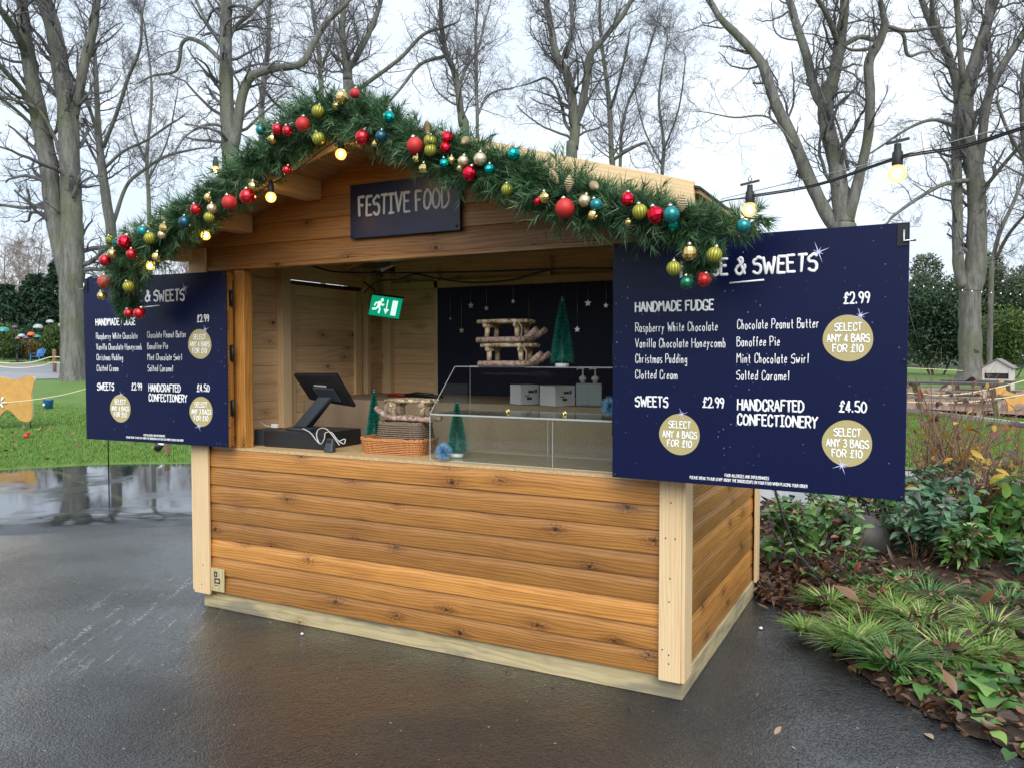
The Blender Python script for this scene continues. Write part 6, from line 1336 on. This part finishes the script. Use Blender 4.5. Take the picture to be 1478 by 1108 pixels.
rope('cream rope running past the plywood animal to behind the left menu board', [dep(-40, 584, 15.9), dep(10, 580.5, 15.9), dep(46, 577, 15.7), dep(85, 571, 15.4), dep(122, 562, 15.0), dep(170, 548, 14.5), dep(240, 530, 14)], .011)
def post(label, u, v, d, hpx, w_=.12, mat='post'):
    o = dep(u, v, d); o[2] = float(hgt(o[0], o[1])); h = hpx*d/FOC; mb = MB(); mb.lathe([(w_*.98, -.1), (w_, h*.5), (w_*.96, h-.03), (w_*.7, h), (.01, h+.01)], (0, 0, 0), 10); return tag(mb.build('rope_post', M[mat], loc=o), label, 'post', 'posts of the rope fence')
post('round wooden rope-fence post left of the twin-stemmed tree', 79, 541, 44, 34, .10)
for u, lab in ((-30, 'rope-fence post beyond the left picture edge'), (186, 'rope-fence post hidden behind the left menu board')): post(lab, u, 541, 44, 34, .10)
rope('upper rope of the plaza fence left of the twin-stemmed tree', [dep(-30, 517, 44), dep(5, 524, 44.2), dep(45, 523, 44), dep(79, 515, 43.9), dep(120, 522, 44), dep(186, 514, 44)], .03); rope('lower rope of the plaza fence left of the twin-stemmed tree', [dep(-30, 524, 44), dep(20, 531, 44), dep(60, 528, 44), dep(79, 523, 43.9), dep(120, 531, 44), dep(186, 523, 44)], .03)
o = dep(54, 523, 62); o[2] = float(hgt(o[0], o[1])); ch = thing('garden_chair', 'blue slatted garden chair on the plaza at the left', 'chair', o, RAD(25))
def barp(nm, a, b, wx, wy, mat, par): mb = MB(); mb.bar(a, b, wx, wy); mb.build(nm, M[mat], par)
for k in range(5): x_ = -.26+.13*k; barp('back_slat', (x_*.9, .30, .35), (x_*1.1, .62, 1.0-abs(k-2)*.05), .11, .03, 'bluepaint', ch)
mb = MB(); mb.box((0, .05, .36), (.62, .6, .05)); mb.build('seat', M['bluepaint'], ch)
for s in (-1, 1):
    barp('leg', (s*.34, -.30, .0), (s*.34, -.28, .55), .09, .05, 'bluepaint', ch); barp('leg', (s*.33, .55, 0), (s*.33, .25, .40), .09, .05, 'bluepaint', ch); barp('armrest', (s*.36, -.36, .57), (s*.36, .45, .60), .14, .035, 'bluepaint', ch)
t = NT('clear_dome'); t.P(Base_Color=(.55, .60, .63), Roughness=.15, Alpha=.6); M['dome_clear'] = t.m
M['d_orange'] = plain('orange_glass', (.60, .12, .02), .25); M['d_teal'] = plain('teal_glass', (.03, .25, .22), .25); M['d_pale'] = plain('pale_blue_glass', (.32, .42, .50), .25); M['d_purple'] = plain('purple_glass', (.14, .05, .16), .25); M['d_pink'] = plain('pink_glass', (.30, .10, .12), .25)
for u, v, w_, m, lab in ((45, 483, 11, 'd_orange', 'orange glass dome garden ornament among the left bushes'), (54, 486, 9, 'd_teal', 'small teal glass dome right of the orange one'), (31, 485, 10, 'd_pale', 'pale blue glass dome left of the orange one'), (39, 487.5, 10, 'd_purple', 'purple glass dome below the orange one'), (27, 488, 9, 'd_pink', 'dull pink glass dome left of the pale blue one'), (55, 472, 13, 'dome_clear', 'larger clear glass dome above the teal one'), (72, 464.5, 10, 'dome_clear', 'highest clear glass dome on a tall stem'), (5, 477, 16, 'd_teal', 'big teal glass dome at the left picture edge'), (90, 469, 11, 'dome_clear', 'clear glass dome partly behind the twin-stemmed tree'), (22, 472, 7, 'd_purple', 'small dark glass dome left of the larger clear one')):
    d = 63; p = dep(u, v, d); gz = float(hgt(p[0], p[1])); T = thing('dome_ornament', lab, 'garden ornament', (p[0], p[1], gz), 0, 'glass dome ornaments'); r = w_*d/FOC/2; z = p[2]-gz
    mb = MB(); mb.lathe([(r, z-.25*r), (r*1.02, z-.15*r), (r*.9, z+.25*r), (r*.55, z+.55*r), (.02, z+.66*r)], (0, 0, 0), 16); mb.build('dome', M[m], T); mb = MB(); mb.tube([(0, 0, -.1), (0, 0, z+.2*r)], .03, 6); mb.build('stem', M['iron'], T)
o = un(70, 590, 2, lz); bk = thing('bucket', 'small blue bucket standing on the left lawn', 'bucket', o); mb = MB(); mb.lathe([(.10, 0), (.13, .25), (.14, .26), (.125, .255), (.095, .02), (.001, .02)], (0, 0, 0), 18); mb.build('pail', M['bluepaint'], bk); mb = MB(); mb.tube([(.13*math.cos(a), -.02, .25+.02*math.sin(a)) for a in np.linspace(0, math.pi, 9)], .006, 5); mb.build('handle', M['steel'], bk)
mb = MB(); mb.box2((-.025, -.145, .10), (.03, -.118, .16)); mb.build('label_patch', M['white'], bk)
M['red_toy'] = plain('red_plastic_toy', (.50, .035, .02), .4); mb = MB(); mb.lathe([(.02, 0), (.055, .03), (.05, .07), (.002, .09)], (0, 0, 0), 10); mb.tube([(0, 0, .07), (.05, .02, .11), (.08, .01, .09)], .018, 6); tag(mb.build('red_ball_toy', M['red_toy'], loc=un(38, 632, 2, lz)), 'small red plastic toy on the lawn below the plywood animal', 'toy')
o = un(230, 652, 2, lz); sp = thing('garden_spotlight', 'black garden spotlight with a pale face on the grass edge under the left menu board', 'spotlight', o)
mb = MB(); mb.tube([(-.05, 0, .04), (.03, 0, .14)], [.055, .065], 14); mb.build('housing', M['black'], sp); mb = MB(); mb.lathe([(.058, 0), (.058, .012), (.05, .014)], (.034, 0, .145), 14, (.08, 0, .10)); mb.build('lens', M['white'], sp); mb = MB(); mb.tube([(-.01, 0, -.08), (-.01, 0, .06)], .012, 6); mb.build('spike', M['iron'], sp)
mb = MB(); mb.box2((-.03, -.03, -.1), (.03, .03, .20), 2); tag(mb.build('wooden_stake', M['post'], loc=un(241, 655, 2, lz), bevel=.004), 'short wooden stake in the lawn beside the garden spotlight', 'stake')
mb = MB(); mb.tube([(0, 0, -.1), (0, 0, 1.15)], .008, 6); tag(mb.build('iron_rod', M['iron'], loc=un(157, 688, 2, 0)), 'thin iron rod standing at the path edge under the left menu board', 'rod')
o = dep(25, 528, 58); o[2] = float(hgt(o[0], o[1])); mb = MB(); mb.lathe([(.5, 0), (.5, .1), (.06, .12), (.05, .95), (.10, 1.0), (.02, 1.05)], (0, 0, 0), 12); tag(mb.build('rope_stand', M['iron'], loc=o), 'black rope stand on a round base left of the blue chair', 'stand')

# ------------------------------------------------------------------ things on the right
def picnic(label, o, rz, L=1.9):
    T = thing('picnic_table', label, 'picnic table', o, rz, 'weathered picnic tables')
    for k in range(5): mb = MB(); mb.box((0, -.32+.16*k, .745), (L, .15, .045)); mb.build('top_plank', M['darkwood'], T)
    for s in (-1, 1):
        mb = MB(); mb.box((0, s*.72, .45), (L, .26, .045)); mb.build('bench', M['greywood'], T)
        for e in (-1, 1): barp('leg', (e*L*.36, s*.72, .0), (e*L*.36, s*.24, .72), .11, .06, 'post_pale', T)
    for e in (-1, 1): barp('crossbeam', (e*L*.36+.05, -.80, .40), (e*L*.36+.05, .80, .40), .10, .045, 'greywood', T); barp('top_bearer', (e*L*.36+.05, -.38, .69), (e*L*.36+.05, .38, .69), .08, .045, 'greywood', T)
    return T
picnic('nearer weathered picnic table before the massive tree on the right', un(1352, 602, 2, 0)+[.25, .4, 0], RAD(-18), 2.2).scale = (1.12, 1.12, 1.12)
picnic('farther picnic table half behind the nearer one', un(1415, 588, 2, 0)+[.0, .8, 0], RAD(-18), 1.9)
o = un(1441, 566, 2, 0); ph_ = thing('play_hut', 'small white boarded hut with a peaked roof beside the massive tree', 'hut', o, RAD(-18)); ph_.scale = (.66, .66, .74); M['whitewood'] = plain('weathered_white_boards', (.50, .49, .46), .7, 0, .2, 4); M['hutroof'] = plain('grey_shingles', (.20, .19, .18), .8, 0, .3, 10); M['inner_shade'] = plain('painted_inner_shade', (.02, .02, .02), .9)
w2, hh_ = .75, 1.35
for nm, a, b in (('wall', (-w2, -.5, 0), (w2, -.45, .70)), ('wall', (-w2, -.5, 1.05), (w2, -.45, hh_)), ('wall', (-w2, .45, 0), (w2, .5, hh_)), ('wall', (-w2, -.449, 0), (-w2+.05, .449, hh_)), ('wall', (w2-.05, -.449, 0), (w2, .449, hh_)), ('corner_post', (-w2-.02, -.53, 0), (-w2+.10, -.502, hh_)), ('corner_post', (w2-.10, -.53, 0), (w2+.02, -.502, hh_)), ('sill', (-w2+.1, -.54, .68), (w2-.1, -.502, .74)), ('sill', (-.03, -.53, 1.06), (.03, -.502, 1.6))):
    mb = MB(); mb.box2(a, b, 2); mb.build(nm, M['whitewood'], ph_)
mb = MB(); mb.prism([(-w2, hh_+.002), (w2, hh_+.002), (0, hh_+.42)], lambda x, y, d: (x, -.5+d, y), .05); mb.build('gable', M['whitewood'], ph_)
for s in (-1, 1): mb = MB(); mb.bar((s*.0, 0, hh_+.455), (s*(w2+.14), 0, hh_-.03), 1.25, .04, up=(0, 1, 0)) if 0 else mb.hexa([(x, y, hh_+.45-abs(x)*.56+z) for z in (0, .04) for y in (-.62, .62) for x in ((0.002, w2+.14) if s > 0 else (-w2-.14, -.002))], 1); mb.build('roof', M['hutroof'], ph_)
mb = MB(); mb.box2((-.62, -.44, .72), (.62, -.43, 1.04)); mb.build('window_shade_sheet', M['inner_shade'], ph_)  # near-black sheet behind the opening; the hut's inner shade put into its colour
M['greensign'] = plain('green_sign', (.01, .20, .12), .4); mb = MB(); mb.box2((-.45, -.56, .36), (-.08, -.545, .62)); mb.build('green_notice', M['greensign'], ph_); mb = MB(); mb.box2((-.42, -.565, .47), (-.24, -.561, .59)); mb.build('notice_print', M['white'], ph_)
dd_ = 21.5; c0 = dep(1462, 604, dd_); c0[2] = 0; rf = thing('wooden_reindeer', 'orange plywood animal cut-out by the small white hut at the right edge', 'figure', c0)
ol = smooth_path([(1434, 562), (1440, 556), (1445, 548), (1449, 549), (1448, 557), (1456, 565), (1470, 569), (1484, 568), (1495, 560), (1500, 566), (1498, 585), (1494, 604), (1489, 604), (1487, 586), (1476, 583), (1465, 584), (1463, 603), (1456, 604), (1455, 586), (1451, 576), (1444, 569), (1436, 569)], 4, True)
mb = MB(); pts = [dep(u, v, dd_)-c0 for u, v in ol]; n0 = len(pts); mb.v += [tuple(p) for p in pts]+[tuple(p+FW*.045) for p in pts]; mb.face(range(n0)); mb.face([n0+i for i in reversed(range(n0))])
for i in range(n0): j = (i+1) % n0; mb.face((i, j, n0+j, n0+i))
mb.build('body_panel', M['ply'], rf)
mb = MB()
for u in (1459, 1491): p = dep(u, 600, dd_+.06)-c0; mb.tube([p, [p[0], p[1], -.1]], .015, 6)
mb.build('ground_spike', M['iron'], rf)
rope('upper cream rope crossing before the picnic tables on the right', [dep(1250, 560, 15), dep(1313, 567, 15), dep(1370, 570, 15), dep(1420, 563, 15), dep(1478, 549, 15), dep(1560, 520, 15)], .011); rope('lower cream rope crossing before the picnic tables on the right', [dep(1250, 578, 15), dep(1313, 580, 15), dep(1380, 581, 15), dep(1430, 576, 15), dep(1478, 569, 15), dep(1560, 548, 15)], .011)
rope('thin far rope at head height before the dark evergreen bush', [dep(1250, 530, 30), dep(1330, 532, 30), dep(1390, 535, 30)], .012)
fl = thing('light_string', 'thin black string of tiny white lights crossing the massive tree on the right', 'string lights', dep(1318, 407, 20)); P = np.array([dep(u, 403+(u-1250)*.085+3*math.sin((u-1250)/320*math.pi), 20) for u in np.linspace(1250, 1570, 24)])-np.array(fl.location); mb = MB(); mb.tube(P, .010, 5); mb.build('cable', M['blackmatt'], fl)
t = NT('tiny_white_light'); t.P(Base_Color=(.9, .9, .9), Emission_Color=(1, .97, .9), Emission_Strength=1.5); mb = MB()
for p in P[::1]: mb.lathe([(.002, -.02), (.010, -.01), (.009, 0)], p+[0, 0, -.012], 6)
lo_ = mb.build('tiny_lights', t.m, fl); lo_['kind'] = 'stuff'
